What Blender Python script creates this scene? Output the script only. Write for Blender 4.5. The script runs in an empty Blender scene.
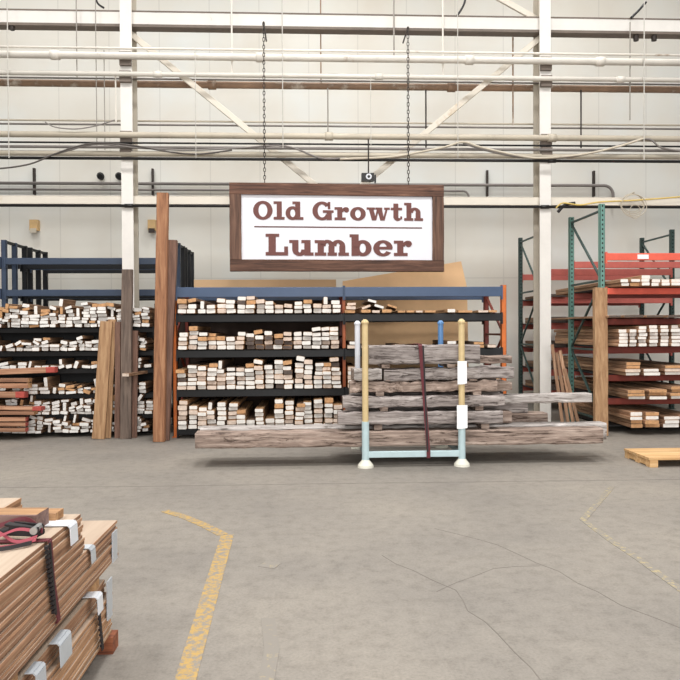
import bpy, bmesh, math, random
from mathutils import Vector, Matrix
random.seed(7)
R = math.radians
scn = bpy.context.scene
COL = scn.collection
V = Vector

# ------------------------------------------------------------------ camera
CAMH, F = 1.68, 680.0
YAW, PITCH, ROLL = R(2.5), R(0.84), R(-0.3)
MR = Matrix.Rotation(-YAW, 3, 'Z') @ Matrix.Rotation(math.pi/2 - PITCH, 3, 'X') @ Matrix.Rotation(ROLL, 3, 'Z')
cd = bpy.data.cameras.new('camera'); cam = bpy.data.objects.new('camera', cd); COL.objects.link(cam)
cam.matrix_world = Matrix.Translation((0, 0, CAMH)) @ MR.to_4x4()
cd.sensor_fit = 'HORIZONTAL'; cd.sensor_width = 36; cd.lens = 36.0; cd.clip_end = 200
scn.camera = cam

def W(px, py, Y):
    """measured photo point -> place on the vertical plane at depth Y"""
    d = MR @ V(((px-340)/F, -(py-340)/F, -1)); t = Y/d.y
    return V((d.x*t, Y, CAMH + d.z*t))
def G(px, py, z=0.0):
    d = MR @ V(((px-340)/F, -(py-340)/F, -1)); t = (z-CAMH)/d.z
    return V((d.x*t, d.y*t, z))
def X(px, Y, py=330): return W(px, py, Y).x
def Z(py, Y, px=340): return W(px, py, Y).z

# ------------------------------------------------------------------ materials
class NT:
    def __init__(s, name):
        s.m = bpy.data.materials.new(name); s.m.use_nodes = True
        s.n = s.m.node_tree.nodes; s.l = s.m.node_tree.links
        s.b = s.n['Principled BSDF']
    def node(s, t, **k):
        x = s.n.new(t)
        for a, v in k.items():
            if a.startswith('i_'): x.inputs[a[2:].replace('_', ' ')].default_value = v
            else: setattr(x, a, v)
        return x
    def link(s, a, b): s.l.new(a, b)
def rgba(c): return (c[0], c[1], c[2], 1)
def srgb(r, g, b):
    f = lambda u: (u/255/12.92) if u/255 <= .04045 else ((u/255+.055)/1.055)**2.4
    return (f(r), f(g), f(b))

def ramp(t, fac, stops):
    r = t.node('ShaderNodeValToRGB'); cr = r.color_ramp
    while len(cr.elements) < len(stops): cr.elements.new(.5)
    for e, (p, c) in zip(cr.elements, stops): e.position = p; e.color = rgba(c)
    t.link(fac, r.inputs['Fac']); return r.outputs['Color']

def coords(t, scale, island=False):
    tc = t.node('ShaderNodeTexCoord')
    if island: rnd = t.node('ShaderNodeNewGeometry').outputs['Random Per Island']
    else: rnd = t.node('ShaderNodeObjectInfo').outputs['Random']
    mu = t.node('ShaderNodeMath', operation='MULTIPLY'); mu.inputs[1].default_value = 37.0
    t.link(rnd, mu.inputs[0])
    mp = t.node('ShaderNodeMapping'); mp.inputs['Scale'].default_value = scale
    ad = t.node('ShaderNodeVectorMath', operation='ADD')
    t.link(tc.outputs['Object'], ad.inputs[0]); t.link(mu.outputs[0], ad.inputs[1])
    t.link(ad.outputs[0], mp.inputs['Vector'])
    return mp.outputs['Vector'], rnd

def wood(name, dark, mid, light, axis='y', rough=.75, freq=1.0, vary=.35, island=False, bump=.15):
    t = NT(name)
    k = {'x': (1.2, 26, 26), 'y': (26, 1.2, 26), 'z': (26, 26, 1.2)}[axis]
    vec, rnd = coords(t, tuple(q*freq for q in k), island)
    n1 = t.node('ShaderNodeTexNoise'); n1.inputs['Scale'].default_value = 1.0
    n1.inputs['Detail'].default_value = 6; n1.inputs['Roughness'].default_value = .65
    n1.inputs['Distortion'].default_value = .6
    t.link(vec, n1.inputs['Vector'])
    c = ramp(t, n1.outputs['Fac'], [(.28, dark), (.5, mid), (.72, light)])
    mr = t.node('ShaderNodeMapRange'); mr.inputs['To Min'].default_value = 1-vary; mr.inputs['To Max'].default_value = 1+vary*.6
    t.link(rnd, mr.inputs['Value'])
    hs = t.node('ShaderNodeHueSaturation'); t.link(c, hs.inputs['Color']); t.link(mr.outputs[0], hs.inputs['Value'])
    t.link(hs.outputs['Color'], t.b.inputs['Base Color'])
    bp = t.node('ShaderNodeBump'); bp.inputs['Strength'].default_value = bump; bp.inputs['Distance'].default_value = .01
    t.link(n1.outputs['Fac'], bp.inputs['Height']); t.link(bp.outputs['Normal'], t.b.inputs['Normal'])
    t.b.inputs['Roughness'].default_value = rough
    return t.m

def paint(name, c, rough=.5, metal=0.0, vary=.12, scale=3.0, dirt=None, amount=.35):
    t = NT(name)
    vec, rnd = coords(t, (scale,)*3)
    n1 = t.node('ShaderNodeTexNoise'); n1.inputs['Scale'].default_value = 1.0; n1.inputs['Detail'].default_value = 7
    n1.inputs['Roughness'].default_value = .7
    t.link(vec, n1.inputs['Vector'])
    lo = tuple(q*(1-vary) for q in c); hi = tuple(min(1, q*(1+vary)) for q in c)
    if dirt: col = ramp(t, n1.outputs['Fac'], [(amount-.06, dirt), (amount+.04, lo), (.7, hi)])
    else: col = ramp(t, n1.outputs['Fac'], [(.3, lo), (.5, c), (.7, hi)])
    t.link(col, t.b.inputs['Base Color'])
    t.b.inputs['Roughness'].default_value = rough; t.b.inputs['Metallic'].default_value = metal
    return t.m

M = {}
# sawn boards: long sides and sawn / painted ends
M['pine'] = wood('pine_sides', srgb(120,82,52), srgb(178,134,92), srgb(214,176,130), 'y', vary=.4)
M['oldboard'] = wood('old_board_sides', srgb(74,54,42), srgb(120,92,70), srgb(168,138,108), 'y', vary=.45)
M['white_end'] = paint('white_painted_end', srgb(238,234,228), .7, vary=.10, scale=18, dirt=srgb(176,150,126), amount=.30)
M['pink_end'] = paint('pale_worn_end', srgb(226,206,190), .75, vary=.14, scale=20, dirt=srgb(150,112,88), amount=.36)
M['tan_end'] = paint('bare_tan_end', srgb(206,158,112), .8, vary=.22, scale=22, dirt=srgb(120,80,54), amount=.34)
M['dark_end'] = paint('dark_grey_brown_end', srgb(92,80,74), .8, vary=.3, scale=22)  # grey-brown, darker than the other ends
M['stuff_side'] = wood('racked_board_sides', srgb(80,58,44), srgb(136,104,78), srgb(184,150,114), 'y', vary=.4, island=True)
M['stuff_end'] = paint('racked_board_ends', srgb(240,238,234), .7, vary=.10, scale=16, dirt=srgb(150,128,110), amount=.33)
M['red_end'] = paint('red_painted_end', srgb(178,76,66), .6, vary=.2, scale=14)
M['floor_plank'] = wood('long_plank_sides', srgb(112,80,60), srgb(172,134,104), srgb(208,172,138), 'y', vary=.35)
M['redplank'] = wood('tan_red_plank', srgb(112,78,60), srgb(170,124,96), srgb(206,164,132), 'x', vary=.25)
M['beam_brown'] = wood('orange_brown_beam', srgb(112,74,50), srgb(156,108,76), srgb(184,138,102), 'z', vary=.08)
M['beam_dark'] = wood('dark_brown_beam', srgb(82,58,48), srgb(116,86,72), srgb(144,110,92), 'z', vary=.08)
M['beam_tan'] = wood('tan_beam', srgb(128,94,66), srgb(170,132,96), srgb(194,160,122), 'z', vary=.08)
M['beam_grey'] = wood('grey_brown_beam', srgb(72,60,52), srgb(108,92,82), srgb(140,122,108), 'z', vary=.08)
M['thinplank'] = wood('thin_leaning_plank', srgb(112,82,62), srgb(166,128,100), srgb(202,168,140), 'z', vary=.25)
def barnwood(name, dark, mid, light, crack, vary):
    m = wood(name, dark, mid, light, 'x', vary=vary, bump=.6)
    t = NT.__new__(NT); t.m = m; t.n = m.node_tree.nodes; t.l = m.node_tree.links; t.b = t.n['Principled BSDF']
    src = t.b.inputs['Base Color'].links[0].from_socket
    vec, _ = coords(t, (2.2, 14, 20)); n = t.node('ShaderNodeTexNoise'); n.inputs['Scale'].default_value = 1; n.inputs['Detail'].default_value = 8; n.inputs['Roughness'].default_value = .7; n.inputs['Distortion'].default_value = 1.2
    t.link(vec, n.inputs['Vector'])
    k = ramp(t, n.outputs['Fac'], [(.40, crack), (.47, (.82,.81,.80)), (.58, (1.02,1.02,1.02)), (.66, (1.3,1.3,1.3))])
    x = t.node('ShaderNodeMixRGB', blend_type='MULTIPLY'); x.inputs[0].default_value = 1
    t.link(src, x.inputs[1]); t.link(k, x.inputs[2]); t.link(x.outputs[0], t.b.inputs['Base Color'])
    return m
M['barn'] = barnwood('barn_timber', srgb(104,95,92), srgb(160,150,146), srgb(200,192,188), (.22,.19,.18), .15)
M['barn_end'] = paint('barn_timber_end', srgb(150,132,118), .85, vary=.35, scale=18, dirt=srgb(70,56,48), amount=.4)
M['barn_light'] = barnwood('pale_barn_timber', srgb(140,132,128), srgb(188,181,177), srgb(220,214,210), (.35,.32,.3), .1)
M['barn_brown'] = barnwood('brown_barn_timber', srgb(104,88,78), srgb(160,140,128), srgb(196,178,166), (.24,.2,.18), .12)
M['sheet'] = wood('sheet_edges', srgb(112,78,58), srgb(168,126,96), srgb(200,162,130), 'y', vary=.30, freq=1.6)
M['sheet_top'] = wood('sheet_face', srgb(164,142,124), srgb(184,164,144), srgb(200,182,162), 'y', vary=.05, freq=.35)
M['sheet_low'] = wood('lower_sheet_edges', srgb(134,94,66), srgb(184,140,104), srgb(212,174,136), 'y', vary=.22, freq=1.6)
M['dunnage'] = wood('dunnage_wood', srgb(120,88,60), srgb(176,134,94), srgb(206,168,124), 'x', vary=.15)
M['dunnage_dark'] = wood('dark_dunnage', srgb(84,62,58), srgb(122,96,90), srgb(150,122,112), 'x', vary=.1)
M['palletred'] = wood('reddish_pallet', srgb(96,48,28), srgb(146,84,54), srgb(176,112,76), 'x', vary=.15)
M['palletnew'] = wood('new_pallet', srgb(176,132,84), srgb(214,172,120), srgb(236,204,158), 'x', vary=.12, freq=.7)
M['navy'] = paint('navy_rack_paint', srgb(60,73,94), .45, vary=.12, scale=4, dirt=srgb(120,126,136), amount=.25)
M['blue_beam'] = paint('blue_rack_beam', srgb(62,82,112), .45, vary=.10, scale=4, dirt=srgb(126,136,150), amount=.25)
M['navy_shaded'] = paint('shaded_navy_rack_paint', srgb(10,13,19), .5, vary=.2, scale=4)  # navy darkened to near black for the shade under overhanging boards
M['black_deck'] = paint('black_shelf_deck', srgb(13,13,16), .6, vary=.3, scale=5)
M['orange'] = paint('orange_rack_paint', srgb(214,112,44), .45, vary=.15, scale=6, dirt=srgb(120,60,32), amount=.30)
M['rust'] = paint('shaded_orange_rack_paint', srgb(168,86,42), .5, vary=.2, scale=6)  # middle post: the orange paint darkened for the shade it stands in
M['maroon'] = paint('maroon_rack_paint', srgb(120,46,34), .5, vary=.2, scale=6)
M['green'] = paint('green_rack_paint', srgb(104,148,138), .45, vary=.12, scale=5)
M['green_dark'] = paint('dark_green_rack_paint', srgb(58,78,74), .5, vary=.15, scale=5)
M['redbeam'] = paint('red_beam_paint', srgb(232,104,84), .45, vary=.12, scale=4)
M['redbeam_old'] = paint('faded_red_beam_paint', srgb(200,106,96), .5, vary=.14, scale=4)
M['hole'] = paint('hole_black', srgb(24,26,26), .8)
M['column'] = paint('white_column_paint', srgb(232,228,222), .55, vary=.05, scale=2.5, dirt=srgb(178,168,154), amount=.28)
M['column_side'] = paint('darker_column_side', srgb(190,182,168), .6, vary=.10, scale=2.5)  # web and rear flange, darker than the front flange
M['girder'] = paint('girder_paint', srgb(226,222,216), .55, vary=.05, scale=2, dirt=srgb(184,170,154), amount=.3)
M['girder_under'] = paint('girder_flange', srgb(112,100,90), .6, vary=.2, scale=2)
M['girt'] = paint('cream_girt', srgb(226,218,204), .6, vary=.05, scale=1.2, dirt=srgb(200,178,146), amount=.34)
M['pipe_white'] = paint('white_pipe', srgb(226,220,210), .5, vary=.08, scale=1.6, dirt=srgb(176,158,140), amount=.33)
M['pipe_tan'] = paint('tan_pipe', srgb(198,188,170), .5, vary=.10, scale=1.6, dirt=srgb(146,130,112), amount=.33)
M['pipe_brown'] = paint('brown_pipe', srgb(160,130,106), .55, vary=.25, scale=1.2, dirt=srgb(206,194,180), amount=.42)
M['pipe_grey'] = paint('grey_pipe', srgb(128,122,118), .5, vary=.15, scale=2)
M['pipe_grey2'] = paint('dark_grey_cable', srgb(84,78,74), .5, vary=.15)
M['pipe_black'] = paint('black_pipe', srgb(26,24,24), .45, vary=.2, scale=2)
M['wire'] = paint('grey_wire', srgb(150,144,136), .5)
M['wire_white'] = paint('white_wire', srgb(196,192,184), .5)
M['iron'] = paint('dark_iron', srgb(58,50,46), .5, metal=.4)
M['black'] = paint('black_plastic', srgb(20,20,22), .4)
M['steel'] = paint('bright_steel', srgb(176,178,180), .3, metal=.8)
M['sign_white'] = paint('sign_panel_white', srgb(232,232,238), .5, vary=.01, scale=2)
M['sign_text'] = paint('sign_lettering_brown', srgb(108,62,56), .6, vary=.15, scale=30)
M['sign_line'] = paint('sign_rule_brown', srgb(92,56,48), .6, vary=.05)
M['sign_frame'] = wood('barnwood_frame', srgb(50,32,26), srgb(94,64,50), srgb(132,96,78), 'x', vary=.15)
M['sign_frame_v'] = wood('barnwood_frame_upright', srgb(52,36,30), srgb(100,72,58), srgb(138,104,86), 'z', vary=.15)
M['cardboard'] = paint('brown_cardboard', srgb(226,186,142), .85, vary=.08, scale=1.4)
M['gap_shade'] = paint('gap_shade_brown', srgb(56,42,34), .85, vary=.2, scale=1.4)  # colour of the sheet that keeps the rack gaps dark
M['plywood'] = paint('pale_plywood', srgb(204,172,134), .8, vary=.08, scale=1.4)
M['yellow_post'] = paint('yellow_post', srgb(212,188,140), .5, vary=.08, scale=9, dirt=srgb(190,150,92), amount=.3)
M['blue_base'] = paint('light_blue_base', srgb(186,208,212), .45, vary=.08, scale=6)
M['white_post'] = paint('white_post', srgb(220,222,228), .5, vary=.06, scale=6)
M['blue_post'] = paint('blue_post', srgb(92,136,186), .45, vary=.10, scale=6)
M['cream_foot'] = paint('cream_foot', srgb(224,222,208), .6, vary=.06, scale=8)
M['paper'] = paint('white_paper', srgb(246,246,248), .7, vary=.01)
M['strap_red'] = paint('dark_red_strap', srgb(96,34,42), .7, vary=.2, scale=12)
M['strap_pink'] = paint('pink_red_strap', srgb(150,64,76), .7, vary=.15, scale=12)
M['strap_black'] = paint('black_strap', srgb(30,24,26), .7, vary=.2, scale=12)
M['plastic'] = paint('white_plastic', srgb(226,230,236), .35, vary=.04, scale=6)
M['plastic_grey'] = paint('cloudy_plastic', srgb(186,192,198), .35, vary=.08, scale=6)
M['tanbox'] = paint('tan_box', srgb(204,170,120), .6, vary=.1, scale=9)
M['cord_yellow'] = paint('yellow_cord', srgb(220,192,110), .6)

def wall_material():
    t = NT('pale_metal_siding'); tc = t.node('ShaderNodeTexCoord')
    n1 = t.node('ShaderNodeTexNoise'); n1.inputs['Scale'].default_value = .5; n1.inputs['Detail'].default_value = 5
    t.link(tc.outputs['Object'], n1.inputs['Vector'])
    base = ramp(t, n1.outputs['Fac'], [(.3, srgb(214,208,196)), (.5, srgb(220,217,208)), (.7, srgb(220,222,218))])
    sx = t.node('ShaderNodeSeparateXYZ'); t.link(tc.outputs['Object'], sx.inputs[0])
    def seam(sock, period, width):
        a = t.node('ShaderNodeMath', operation='PINGPONG'); a.inputs[1].default_value = period/2; t.link(sock, a.inputs[0])
        b = t.node('ShaderNodeMath', operation='LESS_THAN'); b.inputs[1].default_value = width; t.link(a.outputs[0], b.inputs[0])
        return b.outputs[0]
    s1 = seam(sx.outputs['X'], 1.15, .012); s2 = seam(sx.outputs['Z'], 2.9, .014)
    mx = t.node('ShaderNodeMath', operation='MAXIMUM'); t.link(s1, mx.inputs[0]); t.link(s2, mx.inputs[1])
    mk = t.node('ShaderNodeMath', operation='MULTIPLY'); mk.inputs[1].default_value = .22; t.link(mx.outputs[0], mk.inputs[0])
    m = t.node('ShaderNodeMixRGB'); m.inputs[2].default_value = rgba(srgb(150,146,138))
    t.link(mk.outputs[0], m.inputs[0]); t.link(base, m.inputs[1]); t.link(m.outputs[0], t.b.inputs['Base Color'])
    t.b.inputs['Roughness'].default_value = .6
    return t.m
def floor_material():
    t = NT('worn_concrete'); tc = t.node('ShaderNodeTexCoord')
    def noise(sc, det, ro=.6):
        n = t.node('ShaderNodeTexNoise'); n.inputs['Scale'].default_value = sc; n.inputs['Detail'].default_value = det
        n.inputs['Roughness'].default_value = ro; t.link(tc.outputs['Object'], n.inputs['Vector']); return n.outputs['Fac']
    a = ramp(t, noise(.45, 6), [(.3, srgb(126,121,115)), (.5, srgb(140,134,126)), (.7, srgb(151,144,134))])
    b = ramp(t, noise(9, 8, .75), [(.34, (.62,.61,.60)), (.5, (.98,.98,.98)), (.68, (1.14,1.14,1.14))])
    c = ramp(t, noise(60, 4, .7), [(.36, (.80,.80,.80)), (.5, (1,1,1)), (.66, (1.14,1.13,1.12))])
    m1 = t.node('ShaderNodeMixRGB', blend_type='MULTIPLY'); m1.inputs[0].default_value = .55
    t.link(a, m1.inputs[1]); t.link(b, m1.inputs[2])
    m2 = t.node('ShaderNodeMixRGB', blend_type='MULTIPLY'); m2.inputs[0].default_value = .6
    t.link(m1.outputs[0], m2.inputs[1]); t.link(c, m2.inputs[2])
    t.link(m2.outputs[0], t.b.inputs['Base Color'])
    t.b.inputs['Roughness'].default_value = .62
    t.b.inputs['Specular IOR Level'].default_value = .3
    return t.m
def worn_paint(name, c, cover=.5, sc=22):
    t = NT(name); tc = t.node('ShaderNodeTexCoord')
    n = t.node('ShaderNodeTexNoise'); n.inputs['Scale'].default_value = sc; n.inputs['Detail'].default_value = 8; n.inputs['Roughness'].default_value = .75
    t.link(tc.outputs['Object'], n.inputs['Vector'])
    col = ramp(t, n.outputs['Fac'], [(cover-.06, srgb(137,131,123)), (cover+.05, c), (.75, tuple(min(1, q*1.08) for q in c))])
    t.link(col, t.b.inputs['Base Color']); t.b.inputs['Roughness'].default_value = .65
    return t.m
M['wall'] = wall_material(); M['floor'] = floor_material()
M['yellow'] = worn_paint('worn_yellow_paint', srgb(180,148,86), .50)
M['yellow_faint'] = worn_paint('faint_yellow_paint', srgb(178,162,120), .56)
M['yellow_ghost'] = worn_paint('ghost_yellow_paint', srgb(168,154,120), .61, 14)
M['crack'] = paint('floor_crack_dark', srgb(118,111,104), .9)

# ------------------------------------------------------------------ mesh builder
ORG = {}
class MB:
    def __init__(s): s.v = []; s.f = []; s.m = []
    def add(s, vs, fs, mi=0):
        o = len(s.v); s.v += [V(p) for p in vs]
        for k, f in enumerate(fs):
            s.f.append([i+o for i in f]); s.m.append(mi[k] if isinstance(mi, (list, tuple)) else mi)
    def box(s, x0, x1, y0, y1, z0, z1, mi=0):
        s.add([(x0,y0,z0),(x1,y0,z0),(x1,y1,z0),(x0,y1,z0),(x0,y0,z1),(x1,y0,z1),(x1,y1,z1),(x0,y1,z1)],
              [(0,3,2,1),(4,5,6,7),(0,1,5,4),(1,2,6,5),(2,3,7,6),(3,0,4,7)], mi)
    def bar(s, p0, p1, w, h, up=(0,0,1), ch=.12, seg=1, jit=0.0, mi=0, em=None, top=None, taper=1.0, inset=0):
        """chamfered bar from p0 to p1; w across, h along up; em: material of the two ends; top: material of upper face"""
        p0, p1 = V(p0), V(p1); d = (p1-p0).normalized(); up = V(up)
        sd = d.cross(up).normalized(); u = sd.cross(d).normalized()
        c = ch*min(w, h); a, b = w/2, h/2
        sec = [(-a,-b+c),(-a+c,-b),(a-c,-b),(a,-b+c),(a,b-c),(a-c,b),(-a+c,b),(-a,b-c)]
        vs = []
        for k in range(seg+1):
            t = k/seg; q = p0.lerp(p1, t); sc = 1+(taper-1)*t
            jx = random.uniform(-jit, jit); jz = random.uniform(-jit, jit)
            for (i, j) in sec:
                vs.append(q + sd*(i*sc+jx+random.uniform(-jit, jit)*.6) + u*(j*sc+jz*.5+random.uniform(-jit, jit)*.6))
        fs = []; ms = []
        if inset:   # side-wood ring round the front end, imitating dark gaps between boards
            for (i, j), q in zip(sec, vs[:8]): vs.append(q - sd*(inset if i > 0 else -inset) - u*(inset if j > 0 else -inset) - d*inset)
        for k in range(seg):
            for i in range(8):
                fs.append((k*8+i, k*8+(i+1) % 8, (k+1)*8+(i+1) % 8, (k+1)*8+i)); ms.append(top if (top is not None and i == 5) else mi)
        e = mi if em is None else em
        n0 = (seg+1)*8
        if inset:
            for i in range(8): fs.append((n0+i, n0+(i+1) % 8, (i+1) % 8, i)); ms.append(mi)
            fs.append(tuple(n0+i for i in range(7, -1, -1))); ms.append(e)
        else: fs.append(tuple(range(7, -1, -1))); ms.append(e)
        fs.append(tuple(seg*8+i for i in range(8))); ms.append(e)
        s.add(vs, fs, ms)
    def tube(s, pts, r, n=8, mi=0, cap=True):
        pts = [V(p) for p in pts]; vs = []; pu = None
        for k, p in enumerate(pts):
            d = (pts[min(k+1, len(pts)-1)] - pts[max(k-1, 0)]).normalized()
            if pu is None: pu = d.orthogonal().normalized()
            u = (pu - d*pu.dot(d)).normalized(); w = d.cross(u); pu = u
            rr = r[k] if isinstance(r, (list, tuple)) else r
            for i in range(n):
                a = 2*math.pi*i/n; vs.append(p + (u*math.cos(a)+w*math.sin(a))*rr)
        fs = []
        for k in range(len(pts)-1):
            for i in range(n): fs.append((k*n+i, k*n+(i+1) % n, (k+1)*n+(i+1) % n, (k+1)*n+i))
        if cap:
            fs.append(tuple(range(n-1, -1, -1))); fs.append(tuple((len(pts)-1)*n+i for i in range(n)))
        s.add(vs, fs, mi)
    def torus(s, c, R_, r, ax=(0,1,0), sx=1.0, n=14, m=6, mi=0):
        c, ax = V(c), V(ax).normalized(); a = V((0,0,1)) if abs(ax.z) < .9 else V((1,0,0)); b = ax.cross(a).normalized(); a = b.cross(ax)
        pts = [c + a*math.cos(2*math.pi*i/n)*R_ + b*math.sin(2*math.pi*i/n)*R_*sx for i in range(n+1)]
        s.tube(pts, r, m, mi, cap=False)
    def ribbon(s, pts, wv, th, nv, mi=0):
        """flat strap: pts path, wv width vector, nv list/one thickness direction"""
        pts = [V(p) for p in pts]; wv = V(wv)
        for k in range(len(pts)-1):
            n = V(nv[k] if isinstance(nv, list) else nv)*th
            a, b = pts[k], pts[k+1]
            q = [a-wv/2, a+wv/2, b+wv/2, b-wv/2]
            s.add(q+[p+n for p in q], [(0,1,2,3),(7,6,5,4),(0,4,5,1),(1,5,6,2),(2,6,7,3),(3,7,4,0)], mi)
    def prism(s, poly, fn, d0, d1, mi=0):
        n = len(poly)
        s.add([fn(u, v, d0) for u, v in poly] + [fn(u, v, d1) for u, v in poly],
              [tuple(range(n)), tuple(range(2*n-1, n-1, -1))] + [(i, i+n, (i+1) % n+n, (i+1) % n) for i in range(n)], mi)
    def build(s, name, mats, parent=None, org=None, smooth=False):
        if not isinstance(mats, (list, tuple)): mats = [mats]
        if parent is not None: org = ORG[parent.name]
        elif org is None:
            lo = [min(p[i] for p in s.v) for i in range(3)]; hi = [max(p[i] for p in s.v) for i in range(3)]
            org = V(((lo[0]+hi[0])/2, (lo[1]+hi[1])/2, lo[2]))
        org = V(org)
        me = bpy.data.meshes.new(name)
        me.from_pydata([tuple(p-org) for p in s.v], [], s.f)
        for m in mats: me.materials.append(m)
        me.polygons.foreach_set('material_index', s.m)
        if smooth: me.polygons.foreach_set('use_smooth', [True]*len(me.polygons))
        me.update()
        bm = bmesh.new(); bm.from_mesh(me); bmesh.ops.recalc_face_normals(bm, faces=bm.faces); bm.to_mesh(me); bm.free()
        o = bpy.data.objects.new(name, me); COL.objects.link(o)
        if parent is not None: o.parent = parent
        else: o.location = org
        ORG[o.name] = org
        return o

def tag(o, label=None, cat=None, group=None, kind=None):
    if label: o['label'] = label
    if cat: o['category'] = cat
    if group: o['group'] = group
    if kind: o['kind'] = kind
    return o
def thing(name, loc, label, cat, group=None):
    o = bpy.data.objects.new(name, None); COL.objects.link(o); o.location = loc; o.empty_display_size = .1
    ORG[o.name] = V(loc); return tag(o, label, cat, group)
ORD = ['zeroth','first','second','third','fourth','fifth','sixth','seventh','eighth','ninth','tenth','eleventh','twelfth','thirteenth',
       'fourteenth','fifteenth','sixteenth','seventeenth','eighteenth','nineteenth','twentieth','twenty-first','twenty-second','twenty-third',
       'twenty-fourth','twenty-fifth','twenty-sixth','twenty-seventh','twenty-eighth','twenty-ninth','thirtieth']

# ------------------------------------------------------------------ depths (metres from the camera)
YE, YP, YC, YPIPE, YSIGN, YWALL = 10.6, 10.8, 11.75, 11.64, 11.2, 16.0
YEL, YPL = 10.95, 11.12   # front of the boards and of the posts of the low left rack
SC = lambda Y: F/Y     # pixels per metre at a depth

# ------------------------------------------------------------------ setting
b = MB(); b.box(-16, 18, -6, YWALL, -.2, 0); tag(b.build('floor', M['floor'], org=(0,0,0)), kind='structure')
b = MB(); b.box(-16, 18, YWALL, YWALL+.2, 0, 12.5); tag(b.build('wall_back', M['wall'], org=(0,YWALL,0)), kind='structure')

def strip(name, pts, w, m, z=.003, wig=0):
    b = MB(); P = [G(*p) for p in pts]; L = []
    if wig:
        Q = []
        for a, c in zip(P[:-1], P[1:]):
            n = max(2, int((c-a).length/.18))
            for k in range(n): Q.append(a.lerp(c, k/n)+V((random.uniform(-wig, wig), random.uniform(-wig, wig), 0)))
        Q.append(P[-1]); P = Q
    for k, p in enumerate(P):
        d = (P[min(k+1, len(P)-1)]-P[max(k-1, 0)]).normalized(); s = V((-d.y, d.x, 0))*w/2
        L.append((p-s, p+s))
    for (a, c), (e, f) in zip(L[:-1], L[1:]):
        up = V((0,0,z)); q = [a, c, f, e]
        b.add([p for p in q]+[p+up for p in q], [(3,2,1,0),(4,5,6,7),(0,1,5,4),(1,2,6,5),(2,3,7,6),(3,0,4,7)])
    return tag(b.build(name, m), kind='structure')
strip('trim_1', [(165,511),(185,517),(206,526),(223,535)], .09, M['yellow'])
strip('trim_2', [(227.5,535),(216,574),(205,612),(194,650),(178,705)], .105, M['yellow'])
strip('trim_3', [(612,487),(583,520),(610,540),(640,560),(684,592)], .06, M['yellow_faint'])
strip('trim_4', [(268,618),(272,650),(262,700)], .08, M['yellow_ghost'])
strip('trim_5', [(262,564),(278,566)], .12, M['yellow_ghost'])
strip('trim_6', [(-40,488),(140,486.5),(340,483.5),(720,479)], .016, M['crack'], .0012)
strip('trim_7', [(435,528),(500,545),(560,572),(620,605),(690,632)], .006, M['crack'], .0015, .02)
strip('trim_8', [(380,555),(455,590),(470,610),(500,635),(548,690)], .0055, M['crack'], .0015, .02)
strip('trim_9', [(438,592),(490,568),(540,566)], .0045, M['crack'], .0015, .02)

# columns (H sections): front flange, web, rear flange
def column(pxc):
    x = X(pxc, YC); b = MB()
    b.box(x-.098, x+.098, YC, YC+.022, 0, 12, 0)
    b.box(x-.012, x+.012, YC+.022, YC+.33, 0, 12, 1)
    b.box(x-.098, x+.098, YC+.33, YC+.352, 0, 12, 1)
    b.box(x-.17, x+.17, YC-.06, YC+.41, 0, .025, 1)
    return x, tag(b.build('column', [M['column'], M['column_side']]), kind='structure')
xL, c1 = column(128.6); xR, c2 = column(545.5)
# girder (I section) and cream girt between the columns, behind their front flanges
def ibeam(name, yt, yb, Y, d, m0, m1, tf=.03):
    z0, z1 = Z(yb, Y), Z(yt, Y)
    for (x0, x1) in ((-9, xL-.015), (xL+.015, xR-.015), (xR+.015, 11)):
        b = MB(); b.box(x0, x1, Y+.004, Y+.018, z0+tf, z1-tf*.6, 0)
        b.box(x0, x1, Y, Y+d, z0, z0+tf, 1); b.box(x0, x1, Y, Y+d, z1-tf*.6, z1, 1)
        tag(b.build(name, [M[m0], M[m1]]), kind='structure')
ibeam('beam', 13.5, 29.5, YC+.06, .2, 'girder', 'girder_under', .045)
ibeam('beam', 196.5, 204.5, YC+.06, .16, 'girt', 'girt', .012)
# chevron bracing: two bars from the columns down to the girt
for pts in (((131, 34), (332, 199)), ((540, 38), (346, 199)), ((538, 20), (488, -8))):
    b = MB(); a, c = W(*pts[0], YC+.20), W(*pts[1], YC+.20)
    b.bar(a, c, .10, .05, (0, 1, 0)); tag(b.build('brace', M['girt']), kind='structure')

# ------------------------------------------------------------------ pipes, wires, cables
XA, XB = -9.0, 11.0
def pipe(yc, rpx, Y, m, label, x0=XA, x1=XB, name='pipe', couplings=(), elbow=None):
    z = Z(yc, Y); r = rpx/SC(Y); t = MB()
    pts = [(x0, Y, z), (x1, Y, z)]
    if elbow:  # (end px x, bend radius, drop)
        xe, br, dr = X(elbow[0], Y), elbow[1], elbow[2]
        pts = [(x0, Y, z)] + [(xe-br+br*math.sin(a), Y, z-br+br*math.cos(a)) for a in [k*math.pi/16 for k in range(9)]] + [(xe, Y, z-br-dr)]
    t.tube(pts, r, 12)
    for px in couplings:
        xx = X(px, Y); t.tube([(xx-.07, Y, z), (xx+.07, Y, z)], r*1.35, 12)
    return tag(t.build(name, M[m], smooth=True), label, 'pipe')
pipe(51, 1.1, YPIPE+.05, 'pipe_white', 'thin white pipe, uppermost of the pipes crossing in front of both columns')
pipe(58.5, 3.4, YPIPE, 'pipe_white', 'thick white pipe just below the uppermost thin white pipe', couplings=(58, 262, 470, 600))
pipe(76.3, 2.4, YPIPE, 'pipe_white', 'medium white pipe crossing the columns just above the brown pipe', couplings=(160, 380, 620))
pipe(81, .9, YC+.30, 'pipe_grey', 'thin grey conduit tucked between medium white pipe and brown pipe')
pipe(86.2, 3.4, YC+.42, 'pipe_brown', 'thick rust-brown pipe passing behind the columns', couplings=(214, 452))
pipe(122.6, .9, YC+.45, 'pipe_tan', 'upper of two thin tan pipes passing behind the columns')
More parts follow.
